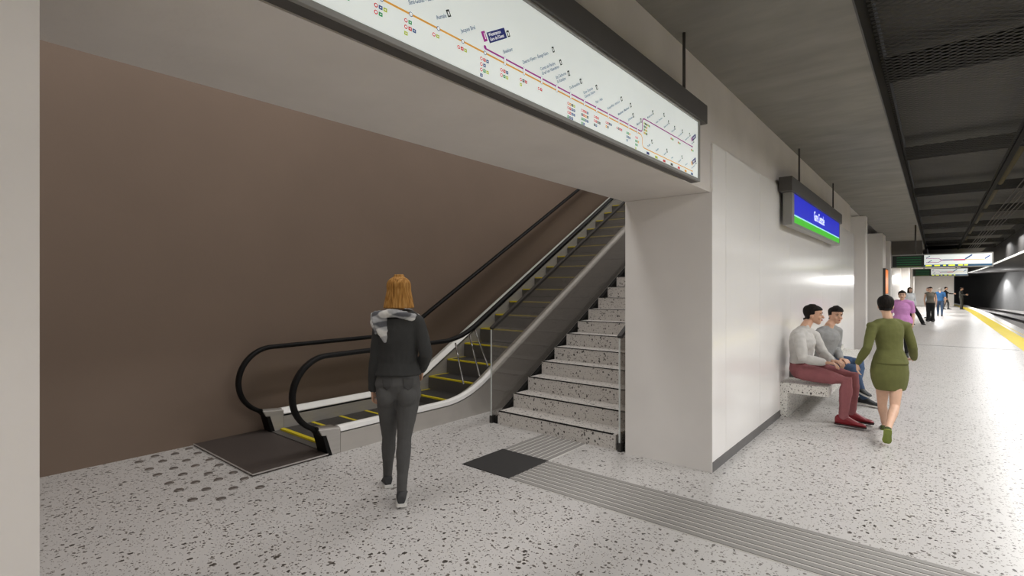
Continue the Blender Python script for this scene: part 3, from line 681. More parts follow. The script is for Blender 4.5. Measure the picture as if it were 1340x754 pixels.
def plaid():
    m, nt, b = new_mat('plaid scarf')
    tc = N(nt, 'ShaderNodeTexCoord'); sp = N(nt, 'ShaderNodeSeparateXYZ')
    mp = N(nt, 'ShaderNodeMapping'); mp.inputs['Rotation'].default_value = (.2, .6, .5); nt.links.new(tc.outputs['Object'], mp.inputs[0]); nt.links.new(mp.outputs[0], sp.inputs[0])
    outs = []
    for i in (0, 2):
        a = N(nt, 'ShaderNodeMath', operation='MULTIPLY'); a.inputs[1].default_value = 62; nt.links.new(sp.outputs[i], a.inputs[0])
        s = N(nt, 'ShaderNodeMath', operation='SINE'); nt.links.new(a.outputs[0], s.inputs[0])
        g = N(nt, 'ShaderNodeMapRange'); g.inputs['From Min'].default_value = .0; g.inputs['From Max'].default_value = .5; nt.links.new(s.outputs[0], g.inputs['Value']); outs.append(g.outputs[0])
    ad = N(nt, 'ShaderNodeMath', operation='ADD'); nt.links.new(outs[0], ad.inputs[0]); nt.links.new(outs[1], ad.inputs[1])
    dv = N(nt, 'ShaderNodeMath', operation='MULTIPLY'); dv.inputs[1].default_value = .5; nt.links.new(ad.outputs[0], dv.inputs[0])
    cr = N(nt, 'ShaderNodeValToRGB'); cr.color_ramp.elements[0].color = rgb('#d6d4d0'); cr.color_ramp.elements[1].color = rgb('#55565a'); e = cr.color_ramp.elements.new(.5); e.color = rgb('#a2a2a3')
    nt.links.new(dv.outputs[0], cr.inputs[0]); nt.links.new(cr.outputs[0], b.inputs['Base Color']); b.inputs['Roughness'].default_value = .9
    return m
M['plaid'] = plaid()
V3 = Vector
def limb(bm, pts, rads, side=None, n=14):
    """closed tapered tube through pts; rads = r or (a,b) with a along side"""
    m = len(pts); rings = []
    T = [(pts[min(i+1, m-1)]-pts[max(i-1, 0)]).normalized() for i in range(m)]
    P = list(pts); R = [(r, r) if not isinstance(r, tuple) else r for r in rads]
    # rounded ends
    P = [P[0]-T[0]*min(R[0])*.75, P[0]-T[0]*min(R[0])*.45]+P+[P[-1]+T[-1]*min(R[-1])*.45, P[-1]+T[-1]*min(R[-1])*.75]
    R = [(R[0][0]*.35, R[0][1]*.35), (R[0][0]*.82, R[0][1]*.82)]+R+[(R[-1][0]*.82, R[-1][1]*.82), (R[-1][0]*.35, R[-1][1]*.35)]
    T = [T[0], T[0]]+T+[T[-1], T[-1]]
    for i, p in enumerate(P):
        t = T[i]; s = side[min(max(i-2, 0), m-1)] if isinstance(side, list) else side
        if s is None: s = V3((1, 0, 0)) if abs(t.x) < .85 else V3((0, 1, 0))
        s = (s-t*s.dot(t)).normalized(); w = t.cross(s)
        rings.append([bm.verts.new(p+s*R[i][0]*math.cos(2*PI*k/n)+w*R[i][1]*math.sin(2*PI*k/n)) for k in range(n)])
    for a, b in zip(rings, rings[1:]):
        for k in range(n): bm.faces.new((a[k], a[(k+1) % n], b[(k+1) % n], b[k]))
    bm.faces.new(rings[0][::-1]); bm.faces.new(rings[-1])
def ball(bm, c, rx, ry, rz, ax=None):
    s = bmesh.ops.create_uvsphere(bm, u_segments=16, v_segments=10, radius=1)
    Mx = Matrix.Diagonal((rx, ry, rz, 1))
    if ax: Mx = Matrix((ax[0], ax[1], ax[2])).transposed().to_4x4() @ Mx
    bmesh.ops.transform(bm, matrix=Matrix.Translation(c) @ Mx, verts=s['verts'])
def finish(name, bm, mt, root, voxel, smooth_it=3, wr=0, wscale=(9, 9, 5), mats=None, matfn=None, fac=.5):
    bmesh.ops.recalc_face_normals(bm, faces=bm.faces)
    me = bpy.data.meshes.new('tmp'); bm.to_mesh(me); bm.free()
    o = bpy.data.objects.new('tmp', me); COL.objects.link(o)
    md = o.modifiers.new('r', 'REMESH'); md.mode = 'VOXEL'; md.voxel_size = voxel; md.adaptivity = 0
    if smooth_it: s = o.modifiers.new('s', 'SMOOTH'); s.iterations = smooth_it; s.factor = fac
    dg = bpy.context.evaluated_depsgraph_get(); nm = bpy.data.meshes.new_from_object(o.evaluated_get(dg)); bpy.data.objects.remove(o)
    nm.name = name; L = root.location
    if wr:
        nor = [v.normal.copy() for v in nm.vertices]
        for v, n_ in zip(nm.vertices, nor):
            c = v.co
            d = noise.noise(V3((c.x*wscale[0]+c.z*wscale[2]*.7, c.y*wscale[1], c.z*wscale[2]*2.2-c.x*wscale[0]*.4)))
            d2 = 1-abs(noise.noise(V3((c.x*wscale[0]*2.1+3, c.y*wscale[1]*2, c.z*wscale[2]*3))))*2
            v.co = c+n_*wr*(d+.5*d2)
    nm.materials.clear()
    for m_ in (mats or [mt]): nm.materials.append(M[m_])
    for p in nm.polygons:
        p.use_smooth = True
        if matfn: p.material_index = matfn(p.center)
    for v in nm.vertices: v.co -= L
    ob = bpy.data.objects.new(name, nm); COL.objects.link(ob); ob.parent = root
    return ob
SK = [(.0, .022, .018, .055), (.012, .038, .035, .048), (.035, .052, .062, .026), (.06, .062, .078, .012), (.09, .068, .086, .006), (.115, .072, .092, .0), (.145, .075, .097, -.004), (.175, .073, .095, -.006), (.2, .060, .080, -.009), (.217, .040, .054, -.011), (.226, .018, .026, -.012)]
def rings_to(bm, rows, n=22):
    rings = []
    for c, a, b, s, f in rows: rings.append([bm.verts.new(c+s*a*math.cos(2*PI*k/n)+f*b*math.sin(2*PI*k/n)) for k in range(n)])
    for a, b in zip(rings, rings[1:]):
        for k in range(n): bm.faces.new((a[k], a[(k+1) % n], b[(k+1) % n], b[k]))
    bm.faces.new(rings[0][::-1]); bm.faces.new(rings[-1])
def person(label, base, J, S=1.0, sex='f', voxel=.0055, skin='skin', hair=None, face=True, top=None, bottom=None, shoes=None, extras=(), skirt=None, fine=True, group=None, belt=None, handpose=None, name='person'):
    """J: joints in world space. neck, chin, hf (head forward), hu (head up), shL.. elL.. wrL.. hdL (hand dir), hnL (palm normal), pel, hipL.. knL.. anL.. ftL (toe dir), fuL"""
    root = thing(name, label, 'person', base, group)
    root.location = V3(base)
    J = {k: V3(v) for k, v in J.items()}
    hu = J['hu'].normalized(); hf = (J['hf']-hu*J['hf'].dot(hu)).normalized(); hs = hf.cross(hu).normalized()
    fem = sex == 'f'
    pel, neck = J['pel'], J['neck']
    up = (neck-pel).normalized()
    sp = (J['hipR']-J['hipL']).normalized(); ss_ = (J['shR']-J['shL']).normalized()
    bend = J.get('spine')
    P0 = pel-up*.06*S
    def spine(t):
        if bend is None: return P0.lerp(neck, t)
        a = P0.lerp(bend, t); b = bend.lerp(neck, t); return a.lerp(b, t)
    T_ = ([(-.03, .10, .085, 0), (.06, .160, .105, -.008), (.15, .172, .12, -.014), (.26, .158, .108, -.004), (.42, .122, .088, .0), (.56, .135, .098, .006), (.70, .148, .112, .012), (.82, .150, .098, .0), (.91, .135, .075, -.008), (.965, .085, .06, -.01), (1.02, .05, .052, -.004)] if fem else
          [(-.03, .10, .09, 0), (.06, .150, .11, -.004), (.15, .160, .118, -.01), (.28, .152, .108, 0), (.42, .145, .10, .004), (.56, .155, .108, .006), (.70, .172, .118, .008), (.82, .180, .108, .0), (.91, .160, .082, -.008), (.965, .100, .066, -.01), (1.02, .058, .058, -.004)])
    def torso(bm, inf, t0=-9, t1=9, flare=0, squeeze=1.0):
        rows = []
        ts = [r for r in T_ if t0 <= r[0] <= t1]
        for t, a, b, off in ts:
            s = sp.lerp(ss_, max(0, min(1, t))).normalized(); c = spine(t); tn = (spine(t+.02)-spine(t-.02)).normalized()
            s = (s-tn*s.dot(tn)).normalized(); f = tn.cross(s).normalized()
            fl = flare*max(0, (.5-t))*1.0
            rows.append((c+f*off*S, (a*S+inf+fl)*(squeeze if t < .5 else 1), b*S+inf+fl, s, f))
        rings_to(bm, rows)
    def armpts(sd):
        return [J['sh'+sd], J['sh'+sd].lerp(J['el'+sd], .35), J['sh'+sd].lerp(J['el'+sd], .75), J['el'+sd], J['el'+sd].lerp(J['wr'+sd], .25), J['el'+sd].lerp(J['wr'+sd], .65), J['wr'+sd]]
    ar = [.040, .040, .036, .033, .034, .028, .022] if fem else [.050, .048, .042, .037, .040, .032, .026]
    def legpts(sd):
        h, k, a = J['hip'+sd], J['kn'+sd], J['an'+sd]
        return [h, h.lerp(k, .3), h.lerp(k, .7), k, k.lerp(a, .28), k.lerp(a, .65), a]
    lr = [.086, .080, .062, .049, .052, .037, .031] if fem else [.088, .082, .064, .053, .056, .042, .036]
    # ------------ body
    bm = bm_new(); torso(bm, 0)
    limb(bm, [neck-up*.05*S, neck+(J['chin']-neck)*.0+up*.02*S, J['chin']+hu*.045*S-hf*.035*S], [(.056*S if not fem else .05*S)]*2+[.05*S if not fem else .044*S])
    for sd in 'LR':
        limb(bm, [neck-up*.012*S, neck.lerp(J['sh'+sd], .55)+up*.008*S, J['sh'+sd]+up*.004], [.040*S, .043*S, .042*S])
        limb(bm, armpts(sd), [r*S for r in ar]); limb(bm, legpts(sd), [r*S for r in lr])
        an, ft = J['an'+sd], J['ft'+sd].normalized()
        fd = J.get('fd'+sd, V3((0, 0, -.035)))*S; limb(bm, [an-ft*.02*S+fd*.5, an+ft*.04*S+fd*.8, an+ft*.11*S+fd*1.3], [.026*S, .024*S, .016*S])
        # hand
        wr, hd = J['wr'+sd], J['hd'+sd].normalized(); hn = J['hn'+sd]; hn = (hn-hd*hn.dot(hd)).normalized(); th = J['ht'+sd]; th = (th-hd*th.dot(hd)-hn*th.dot(hn)).normalized()
        hs_ = S*(.93 if fem else 1.03); curl = J.get('cu'+sd, V3((.35, 0, 0))).x
        limb(bm, [wr, wr+hd*.035*hs_, wr+hd*.085*hs_], [(.026*hs_, .017*hs_), (.036*hs_, .016*hs_), (.040*hs_, .013*hs_)], side=th)
        for q, (off, ln, rr) in enumerate(((.030, .070, .0085), (.010, .078, .0088), (-.011, .072, .0085), (-.031, .056, .0075))):
            b0 = wr+hd*.085*hs_+th*off*hs_*1.05; pts = [b0]; d = hd.copy(); d = (d+th*off*2.2).normalized()
            for kk in range(3):
                d = (d*math.cos(curl*(1+.15*q))+hn*math.sin(curl*(1+.15*q))).normalized(); pts.append(pts[-1]+d*ln*hs_*(.42, .32, .26)[kk])
            limb(bm, pts, [rr*hs_, rr*hs_, rr*.93*hs_, rr*.8*hs_], side=th, n=8)
        b0 = wr+hd*.03*hs_+th*.028*hs_; d1 = (hd*.7+th*.75+hn*.25).normalized(); d2 = (hd*.95+th*.25+hn*.3).normalized()
        limb(bm, [b0, b0+d1*.038*hs_, b0+d1*.038*hs_+d2*.03*hs_, b0+d1*.038*hs_+d2*.052*hs_], [.014*hs_, .0115*hs_, .010*hs_, .008*hs_], side=th, n=8)
    ch = J['chin']
    def H(x, y, z): return ch+hs*x*S+hf*y*S+hu*z*S
    HS = 1.0
    rings_to(bm, [(H(0, y, z), a*S*HS, b*S*HS, hs, hf) for z, a, b, y in SK])
    limb(bm, [H(0, .082, .118), H(0, .098, .098), H(0, .108, .080)], [.009*S, .011*S, .014*S], n=8)
    ball(bm, H(0, .078, .045), .024*S, .016*S, .012*S, (hs, hf, hu)); ball(bm, H(0, .06, .012), .024*S, .022*S, .018*S, (hs, hf, hu))
    for sg in (-1, 1):
        ball(bm, H(sg*.073, -.012, .095), .008*S, .018*S, .031*S, (hs, hf, hu))
        ball(bm, H(sg*.04, .068, .075), .018*S, .018*S, .02*S, (hs, hf, hu))
        ball(bm, H(sg*.03, .083, .131), .024*S, .012*S, .008*S, (hs, hf, hu))
    finish('body', bm, skin, root, voxel, 2, fac=.4)
    # ------------ face details
    if face:
        bm = bm_new()
        for sg in (-1, 1): ball(bm, H(sg*.031, .0835, .113), .0135*S, .008*S, .0065*S, (hs, hf, hu))
        ob = obj('eyes', bm, 'eye_white', root, smooth=True)
        bm = bm_new()
        for sg in (-1, 1): ball(bm, H(sg*.031, .0895, .113), .0062*S, .004*S, .0062*S, (hs, hf, hu)); ball(bm, H(sg*.031, .087, .1185), .0155*S, .006*S, .0018*S, (hs, hf, hu))
        obj('iris', bm, 'eye_dark', ob, smooth=True)
        bm = bm_new()
        for sg in (-1, 1): limb(bm, [H(sg*.014, .096, .131), H(sg*.032, .094, .137), H(sg*.052, .079, .131)], [.0035*S, .004*S, .002*S], n=6)
        obj('eyebrows', bm, hair[1] if hair else 'hair_brown', root, smooth=True)
        bm = bm_new(); limb(bm, [H(-.022, .086, .050), H(0, .0965, .0525), H(.022, .086, .050)], [.002*S, .0055*S, .002*S], n=8)
        limb(bm, [H(-.018, .086, .045), H(0, .0955, .0445), H(.018, .086, .045)], [.002*S, .0055*S, .002*S], n=8)
        obj('lips', bm, 'lips', root, smooth=True)
    # ------------ hair
    if hair:
        kind, hm = hair
        bm = bm_new(); n = 28
        infl = dict(short=.010, quiff=.012, crop=.010, bob=.02, medium=.018, up=.014, bun=.014)[kind]
        rows = []
        zlow = dict(short=.035, quiff=.05, crop=.05, bob=-.02, medium=-.03, up=.04, bun=.04)[kind]
        zs = [zlow+(.226-zlow)*i/16 for i in range(17)]+[.226+infl*.9]
        def sk(z):
            z = max(0, min(.226, z))
            for (z0, a0, b0, y0), (z1, a1, b1, y1) in zip(SK, SK[1:]):
                if z <= z1: f = (z-z0)/(z1-z0); return a0+(a1-a0)*f, b0+(b1-b0)*f, y0+(y1-y0)*f
            return SK[-1][1:]
        rings = []
        for z in zs:
            a, b, y = sk(z)
            if z > .226: a, b = .018, .024
            if kind in ('bob', 'medium') and z < .12:
                k = (.12-z)/.14; a = .073+.006*k; b = .085; y = -.01-.01*k
                a += .02*k if kind == 'bob' else 0
            elif z < .07: a, b, y = min(max(a, .054), .058), max(b, .07), min(y, -.018)
            ring = []
            for k in range(n):
                an = 2*PI*k/n; cx_, cy_ = math.cos(an), math.sin(an)
                i_ = infl*(1+.25*math.sin(k*2.3+z*30)*.3)
                px, py = (a+i_)*cx_, (b+i_)*cy_+y
                # hair line: how far forward hair may come at this height
                if z < .225:
                    front = dict(short=.02, quiff=.025, crop=.02, bob=.045, medium=.04, up=.02, bun=.02)[kind] if z < .165 else 9
                    if z < .07 and kind in ('short', 'quiff', 'crop', 'up', 'bun'): front = -.042
                    elif z < .115 and kind in ('short', 'quiff', 'crop', 'up', 'bun'): front = -.03 if abs(cx_) > .3 else front
                    if py > front: 
                        py = front
                        px = (a+i_)*cx_ if abs(cx_) > .8 else math.copysign(min(abs(px), a*.9), px)
                if z > .165 and cy_ > .2 and kind == 'quiff': py += .012; 
                lift = 0
                if kind == 'quiff' and z > .19: lift = .02*max(0, cy_)
                ring.append(bm.verts.new(H(px, py, z+lift)))
            rings.append(ring)
        for a_, b_ in zip(rings, rings[1:]):
            for k in range(n): bm.faces.new((a_[k], a_[(k+1) % n], b_[(k+1) % n], b_[k]))
        bm.faces.new(rings[0][::-1]); bm.faces.new(rings[-1])
        if kind == 'bun': ball(bm, H(0, -.115, .17), .035*S, .03*S, .033*S, (hs, hf, hu))
        finish('hair', bm, hm, root, .006 if fine else .012, 3, wr=.0025 if fine else 0, wscale=(40, 40, 3))
    # ------------ clothes
    if top:
        m_ = top['mat']; inf = top.get('inf', .012)
        bm = bm_new(); torso(bm, inf*(1 if True else 0), top.get('t0', .1), 1.03 if top.get('collar') else .98, top.get('flare', 0), top.get('sq', 1))
        cut = top.get('sleeve', 1.0)
        for sd in 'LR':
            pts = armpts(sd)
            rr = [r*S+inf*.55+top.get('sl', .002) for i, r in enumerate(ar)]
            limb(bm, [neck-up*.022*S, neck.lerp(J['sh'+sd], .55)+up*.008*S, J['sh'+sd]+up*(.004+top.get('pad', 0)*.03)], [.045*S+inf*.7, .047*S+inf*.8, .042*S+inf*.7])
            if cut >= 1: pts = pts[:6]+[pts[5].lerp(pts[6], .85)]; rr[6] = (ar[6]+.006)*S+inf*.4; limb(bm, pts, rr)
            elif cut > 0: limb(bm, pts[:3], rr[:3])
            ball(bm, pts[0]+V3((0, 0, .002+top.get('pad', 0)*.1)), rr[0]*1.02, rr[0], rr[0]*(1-top.get('pad', 0)))
        if top.get('collar'): limb(bm, [neck-up*.03*S, neck+up*.022*S+hf*.0], [(.056*S if fem else .070*S), (.046*S if fem else .056*S)])
        t_ = finish(top.get('name', 'shirt'), bm, m_, root, top.get('vox', .008 if fine else .014), top.get('sm', 4), wr=top.get('wr', .004), wscale=top.get('ws', (9, 9, 5)))
    if bottom:
        bm = bm_new(); inf = bottom.get('inf', .007); torso(bm, inf, -9, bottom.get('t1', .43))
        for i, sd in enumerate('LR'):
            pts = legpts(sd); rr = [r*S+inf for r in lr]
            if bottom.get('straight'): rr = [rr[0], rr[1], rr[2]+.006, rr[3]+.012, rr[4]+.01, rr[5]+.022, rr[6]+.026+bottom.get('flare', 0)]
            if bottom.get('legs', True): limb(bm, pts[:6]+[pts[5].lerp(pts[6], bottom.get('len', 1.05))], rr)
            if fem: bf = up.cross(sp).normalized(); ball(bm, pts[0]-bf*.062*S-up*.005, .075*S, .078*S, .085*S)
            ball(bm, pts[0]+(spine(.12)-pel)*.2, (.092 if fem else .09)*S+inf, .092*S+inf, .092*S+inf)
        finish(bottom.get('name', 'trousers'), bm, bottom['mat'], root, .008 if fine else .014, 3, wr=bottom.get('wr', .003), wscale=(11, 11, 7))
    if skirt:
        bm = bm_new(); rows = []
        f = sp.cross(V3((0, 0, -1))).normalized()
        for z, a, b, dx in skirt['rows']: rows.append((V3((pel.x, pel.y, z))+sp*dx, a, b, sp, f))
        rings_to(bm, rows); finish('skirt', bm, skirt['mat'], root, .008, 3, wr=.002)
    if belt:
        bm = bm_new(); rows = []
        for t, a, b, off in ((.24, .152, .112, 0), (.30, .150, .108, 0)):
            tn = up; f = tn.cross(sp).normalized(); rows.append((spine(t)+f*off, a*S+.012, b*S+.012, sp, f))
        rings_to(bm, rows); obj('belt', bm, belt, root, smooth=True)
    if shoes:
        for sd in 'LR':
            an = J['an'+sd]; ft = J['ft'+sd].normalized(); fu = J.get('fu'+sd, V3((0, 0, 1))); fu = (fu-ft*fu.dot(ft)).normalized(); fs = ft.cross(fu).normalized()
            L = shoes.get('L', .26)*S; w = shoes.get('w', .046)*S; z0 = -J.get('ah'+sd, V3((.085, 0, 0))).x*S
            bm = bm_new()
            def F(x, y, z): return an+ft*x+fs*y+fu*z
            st_ = shoes.get('sole', .018)*S
            prof = [(-.27, .62, .060), (-.2, .88, .085), (-.05, .92, .092), (.12, .88, .088), (.3, .95, .062), (.5, 1.05, .036), (.66, .85, .028), (.73, .45, .018)]
            rings = []
            for x, ww, hh in prof:
                hh = hh*S*shoes.get('h', 1); ring = []
                for k in range(14):
                    a = 2*PI*k/14; yy = math.cos(a)*w*ww; zz = math.sin(a)
                    zz = z0+st_+max(0, .5+.5*zz)**.8*hh if zz > -.6 else z0+st_*.9
                    ring.append(bm.verts.new(F(x*L, yy*(1 if math.sin(a) < .3 else .85), zz)))
                rings.append(ring)
            for a_, b_ in zip(rings, rings[1:]):
                for k in range(14): bm.faces.new((a_[k], a_[(k+1) % 14], b_[(k+1) % 14], b_[k]))
            bm.faces.new(rings[0][::-1]); bm.faces.new(rings[-1])
            sh = finish('shoe', bm, shoes['mat'], root, .005 if fine else .01, 2)
            bm = bm_new(); out = []
            for x, ww, _ in prof: out.append((x*L*1.02, w*ww*1.06))
            pts = [(x, y) for x, y in out]+[(x, -y) for x, y in reversed(out)]
            lo = [bm.verts.new(F(x, y, z0)) for x, y in pts]; hi = [bm.verts.new(F(x, y, z0+st_*1.1)) for x, y in pts]
            bm.faces.new(lo); bm.faces.new(hi[::-1])
            for k in range(len(pts)): bm.faces.new((lo[k], hi[k], hi[(k+1) % len(pts)], lo[(k+1) % len(pts)]))
            so = obj('sole', bm, shoes['solemat'], sh)
            if shoes.get('laces'):
                bm = bm_new()
                for q in range(4):
                    x = (.1+.07*q)*L; zz = z0+st_+(.066-.006*q*1.2)*S*1.0
                    limb(bm, [F(x, -w*.4, zz-.006), F(x+.003, 0, zz+.002), F(x, w*.4, zz-.006)], [.002]*3, n=6)
                obj('laces', bm, shoes['laces'], sh, smooth=True)
    return root, H
def D3(dx, dy, dz=0): return V3((dx, dy, dz))
UPV = V3((0, 0, 1))
def flat(v): v = V3(v); v.z = 0; return v.normalized()
# screen basis at a pixel column: right and away on the floor
RIGHT = V3((CY, SY, 0)); FWD = V3((-SY, CY, 0))
# ---- woman with scarf
def woman_scarf():
    Z = 3.95; f = flat(at(521, 400, 1)-V3((0, 0, 0))); r = f.cross(UPV)
    J = dict(hu=UPV*1+f*.02, hf=f, chin=at(522, 400, Z)+f*.02, neck=at(521, 411, Z), pel=at(521, 508, Z), spine=at(521, 465, Z)+f*.02,
             shL=at(498.5, 422, Z), shR=at(547, 422, Z), elL=at(492, 467, Z), elR=at(558, 464, Z-.02), wrL=at(488, 511, Z+.03), wrR=at(552, 485, Z+.18),
             hipL=at(508, 515, Z), hipR=at(535, 515, Z), knL=at(509, 572, Z+.17), knR=at(529, 573, Z-.02), anL=at(507, 624, Z+.34), anR=at(525.5, 645, Z-.07),
             ftL=f-r*.12-UPV*.25, ftR=f+r*.05-UPV*.02, fdL=V3((0, 0, -.02)), ahL=(.085, 0, 0),
             hdL=-UPV+f*.35, hnL=r, htL=f, hdR=-UPV*.75+f*.7, hnR=-r, htR=f, cuL=(.5, 0, 0), cuR=(.5, 0, 0))
    b = at(521, 377, Z+.1); b.z = 0
    R_, H = person('woman with ginger bob, plaid scarf, dark top and grey jeans walking towards the escalator', b, J, .98, 'f', .005, 'skin', ('bob', 'hair_ginger'),
        top=dict(mat='charcoal', inf=.020, t0=.24, sl=.004, wr=.006, ws=(8, 8, 3), name='blouse', flare=.03), bottom=dict(mat='jeans_grey', inf=.006, wr=.002, name='jeans'),
        shoes=dict(mat='shoe_grey', solemat='sole', L=.25, w=.044, sole=.024))
    # scarf ring and tail over the left shoulder
    bm = bm_new(); c = at(521, 411, Z); pts = []
    for k in range(0, 17):
        a = 2*PI*k/16; drop = .028*math.cos(a)
        pts.append(c+r*(.155*math.cos(a)*(.92 if math.sin(a) < 0 else .8))+f*(.10*math.sin(a))+UPV*(.008+.012*math.sin(2*a)-.035*abs(math.cos(a))**2))
    limb(bm, pts, [(.030, .030)]*17, side=UPV, n=12)
    # tail
    a0, a1, a2, a3 = at(495, 409, Z-.04), at(497, 420, Z-.09), at(501, 434, Z-.105), at(504, 448, Z-.10)
    limb(bm, [a0, a1, a2, a3], [(.050, .018), (.062, .013), (.045, .010), (.012, .007)], side=r, n=14)
    limb(bm, [at(490, 412, Z-.02), at(489, 422, Z-.05), at(492, 436, Z-.07)], [(.028, .02), (.026, .014), (.012, .010)], side=r, n=12)
    finish('scarf', bm, 'plaid', R_, .006, 4, wr=.006, wscale=(16, 16, 8))
    # back pockets and waistband laid on the jeans
    jn = [c for c in R_.children if c.name.startswith('jeans')][0]
    from mathutils.bvhtree import BVHTree
    bv = BVHTree.FromPolygons([v.co+R_.location for v in jn.data.vertices], [p.vertices[:] for p in jn.data.polygons])
    def patch(nm, outline, mt, off=.0025, n=9):
        bm = bm_new(); g = {}
        for i in range(n):
            for j in range(n):
                u, v = i/(n-1), j/(n-1); a = outline[0]+(outline[1]-outline[0])*u; b2 = outline[2]+(outline[3]-outline[2])*u; yt = outline[4]; yb = outline[5]+outline[6]*(1-abs(2*u-1))
                p = at(a+(b2-a)*v, yt+(yb-yt)*v, 3.4); d = (p-V3((0, 0, EYE))).normalized()
                h = bv.ray_cast(V3((0, 0, EYE)), d)
                if h[0]: g[i, j] = bm.verts.new(h[0]-d*off)
        for i in range(n-1):
            for j in range(n-1):
                k = [(i, j), (i+1, j), (i+1, j+1), (i, j+1)]
                if all(q in g for q in k): bm.faces.new([g[q] for q in k])
        o = obj(nm, bm, mt, jn, smooth=True); md = o.modifiers.new('s', 'SOLIDIFY'); md.thickness = .003
    patch('back_pocket', (500, 513, 501.5, 512, 495.5, 507, 4), 'jeans_pocket'); patch('back_pocket', (527, 541, 528, 540, 495.5, 507, 4), 'jeans_pocket')
woman_scarf()
# ---- woman in olive
def woman_olive():
    Z = 5.72; f = flat(V3((-.06, 1, 0))); r = f.cross(UPV)
    J = dict(hu=UPV-f*.03, hf=f, chin=at(1159, 411.5, Z)+f*.03, neck=at(1162, 419, Z), pel=at(1164, 479, Z), spine=at(1165, 450, Z),
             shL=at(1141, 429, Z), shR=at(1186, 429, Z), elL=at(1135, 455, Z-.04), elR=at(1194, 453, Z-.02), wrL=at(1122, 476, Z+.1), wrR=at(1196, 470, Z+.16),
             hipL=at(1155, 483, Z), hipR=at(1173, 483, Z), knL=at(1154.5, 530, Z+.14), knR=at(1171, 532, Z-.10), anL=at(1157, 554, Z+.26), anR=at(1161.5, 563, Z-.40),
             ftL=f, ftR=f*.62-UPV*.8+r*-.05, fuR=f*.8+UPV*.62, fdR=(0, 0, .0), ahL=(.08, 0, 0), ahR=(.05, 0, 0),
             hdL=-UPV+f*.1, hnL=r, htL=f, hdR=-r*.6-UPV*.15+f*.7, hnR=-UPV, htR=f-r*.2, cuL=(.3, 0, 0), cuR=(.25, 0, 0))
    b = at(1160, 377, Z); b.z = 0
    person('woman with short black hair in olive jacket and skirt walking away beside the bench', b, J, .93, 'f', .005, 'skin_pale', ('crop', 'hair_black'), face=True,
        top=dict(mat='olive', inf=.013, t0=.10, sl=.006, wr=.004, ws=(7, 7, 6), name='jacket', pad=.25, sm=3, collar=True, flare=.03),
        skirt=dict(mat='olive', rows=[(pz, a, b_, dx) for pz, a, b_, dx in ((.90, .155, .12, 0), (.80, .185, .135, 0), (.72, .197, .14, 0), (.64, .192, .135, 0), (.56, .172, .12, .005), (.515, .150, .11, .01))]),
        shoes=dict(mat='shoe_olive', solemat='green_sole', L=.235, w=.040, sole=.010, h=.62))
woman_olive()
# ---- seated men
def man_shirt():
    Z = 6.55; f = flat(V3((1, -.05, 0))); r = f.cross(UPV)   # r points to -Y (towards camera side)
    J = dict(hu=UPV+f*.03, hf=flat(V3((1, .12, 0))), chin=at(1070, 424, Z)-f*.055, neck=at(1053, 431, Z), pel=at(1052, 484, Z+.02), spine=at(1044, 458, Z+.03),
             shR=at(1046, 443, Z-.12), shL=at(1065, 440, Z+.15), elR=at(1051, 470, Z-.24), wrR=at(1079, 474.5, Z-.36), elL=at(1078, 464, Z+.02), wrL=at(1089, 472.5, Z-.22),
             hipR=at(1053, 487, Z-.09), hipL=at(1064, 484, Z+.09), knR=at(1108, 498.5, Z-.50), anR=at(1103.5, 546, Z-.48), knL=at(1117, 492, Z-.30), anL=at(1114, 541, Z-.30),
             ftR=f-r*.0-UPV*.02, ftL=f-UPV*.02, fdR=(0, 0, -.035), hdR=f*.95-UPV*.05-r*.1, hnR=-UPV, htR=-r, hdL=f*.9-UPV*.05+r*.45, hnL=-UPV, htL=r, cuR=(.45, 0, 0), cuL=(.5, 0, 0))
    b = at(1055, 377, Z); b.z = 0
    person('man in pale grey shirt, rust trousers and red shoes sitting on the near bench end', b, J, 1.07, 'm', .005, 'skin', ('short', 'hair_black'),
        top=dict(mat='shirt_grey', inf=.016, t0=.22, sl=.008, wr=.006, ws=(8, 8, 6), collar=True), bottom=dict(mat='rust', inf=.010, wr=.004), belt='belt_red',
        shoes=dict(mat='shoe_red', solemat='sole_dark', L=.29, w=.046, sole=.012, h=1.1, laces='sole_dark'))
man_shirt()
def man_sweater():
    Z = 7.42; f = flat(V3((1, -.45, 0))); r = f.cross(UPV)
    J = dict(hu=UPV+f*.06, hf=flat(V3((.62, -.8, 0)))-UPV*.12, chin=at(1096.5, 423, Z)-f*.04, neck=at(1085, 428, Z), pel=at(1081, 473, Z+.05), spine=at(1079, 450, Z+.05),
             shR=at(1072, 437, Z-.04), shL=at(1096, 434, Z+.04), elR=at(1074, 460, Z-.02), wrR=at(1091, 472, Z-.22), elL=at(1095, 457, Z+.03), wrL=at(1100, 470, Z-.2),
             hipR=at(1082, 475, Z), hipL=at(1089, 473.5, Z+.1), knR=at(1115, 481, Z-.40), anR=at(1131, 521, Z-.25), knL=at(1125, 474, Z-.12), anL=at(1122, 504, Z-.28),
             ftR=f+UPV*-.02, ftL=f-UPV*.32, hdR=f, hnR=-UPV, htR=-r, hdL=f+r*.3, hnL=-UPV, htL=r, cuR=(.5, 0, 0), cuL=(.5, 0, 0))
    b = at(1082, 377, Z+.05); b.z = 0
    person('man in grey sweater and blue jeans sitting farther along the bench, turned our way', b, J, 1.03, 'm', .0055, 'skin', ('quiff', 'hair_black'),
        top=dict(mat='sweater', inf=.014, t0=.15, sl=.008, wr=.005, ws=(7, 7, 5), name='sweater'), bottom=dict(mat='denim', inf=.010, wr=.004, name='jeans'),
        shoes=dict(mat='shoe_black', solemat='sole', L=.28, w=.046, sole=.016, laces='shoe_grey'))
man_sweater()
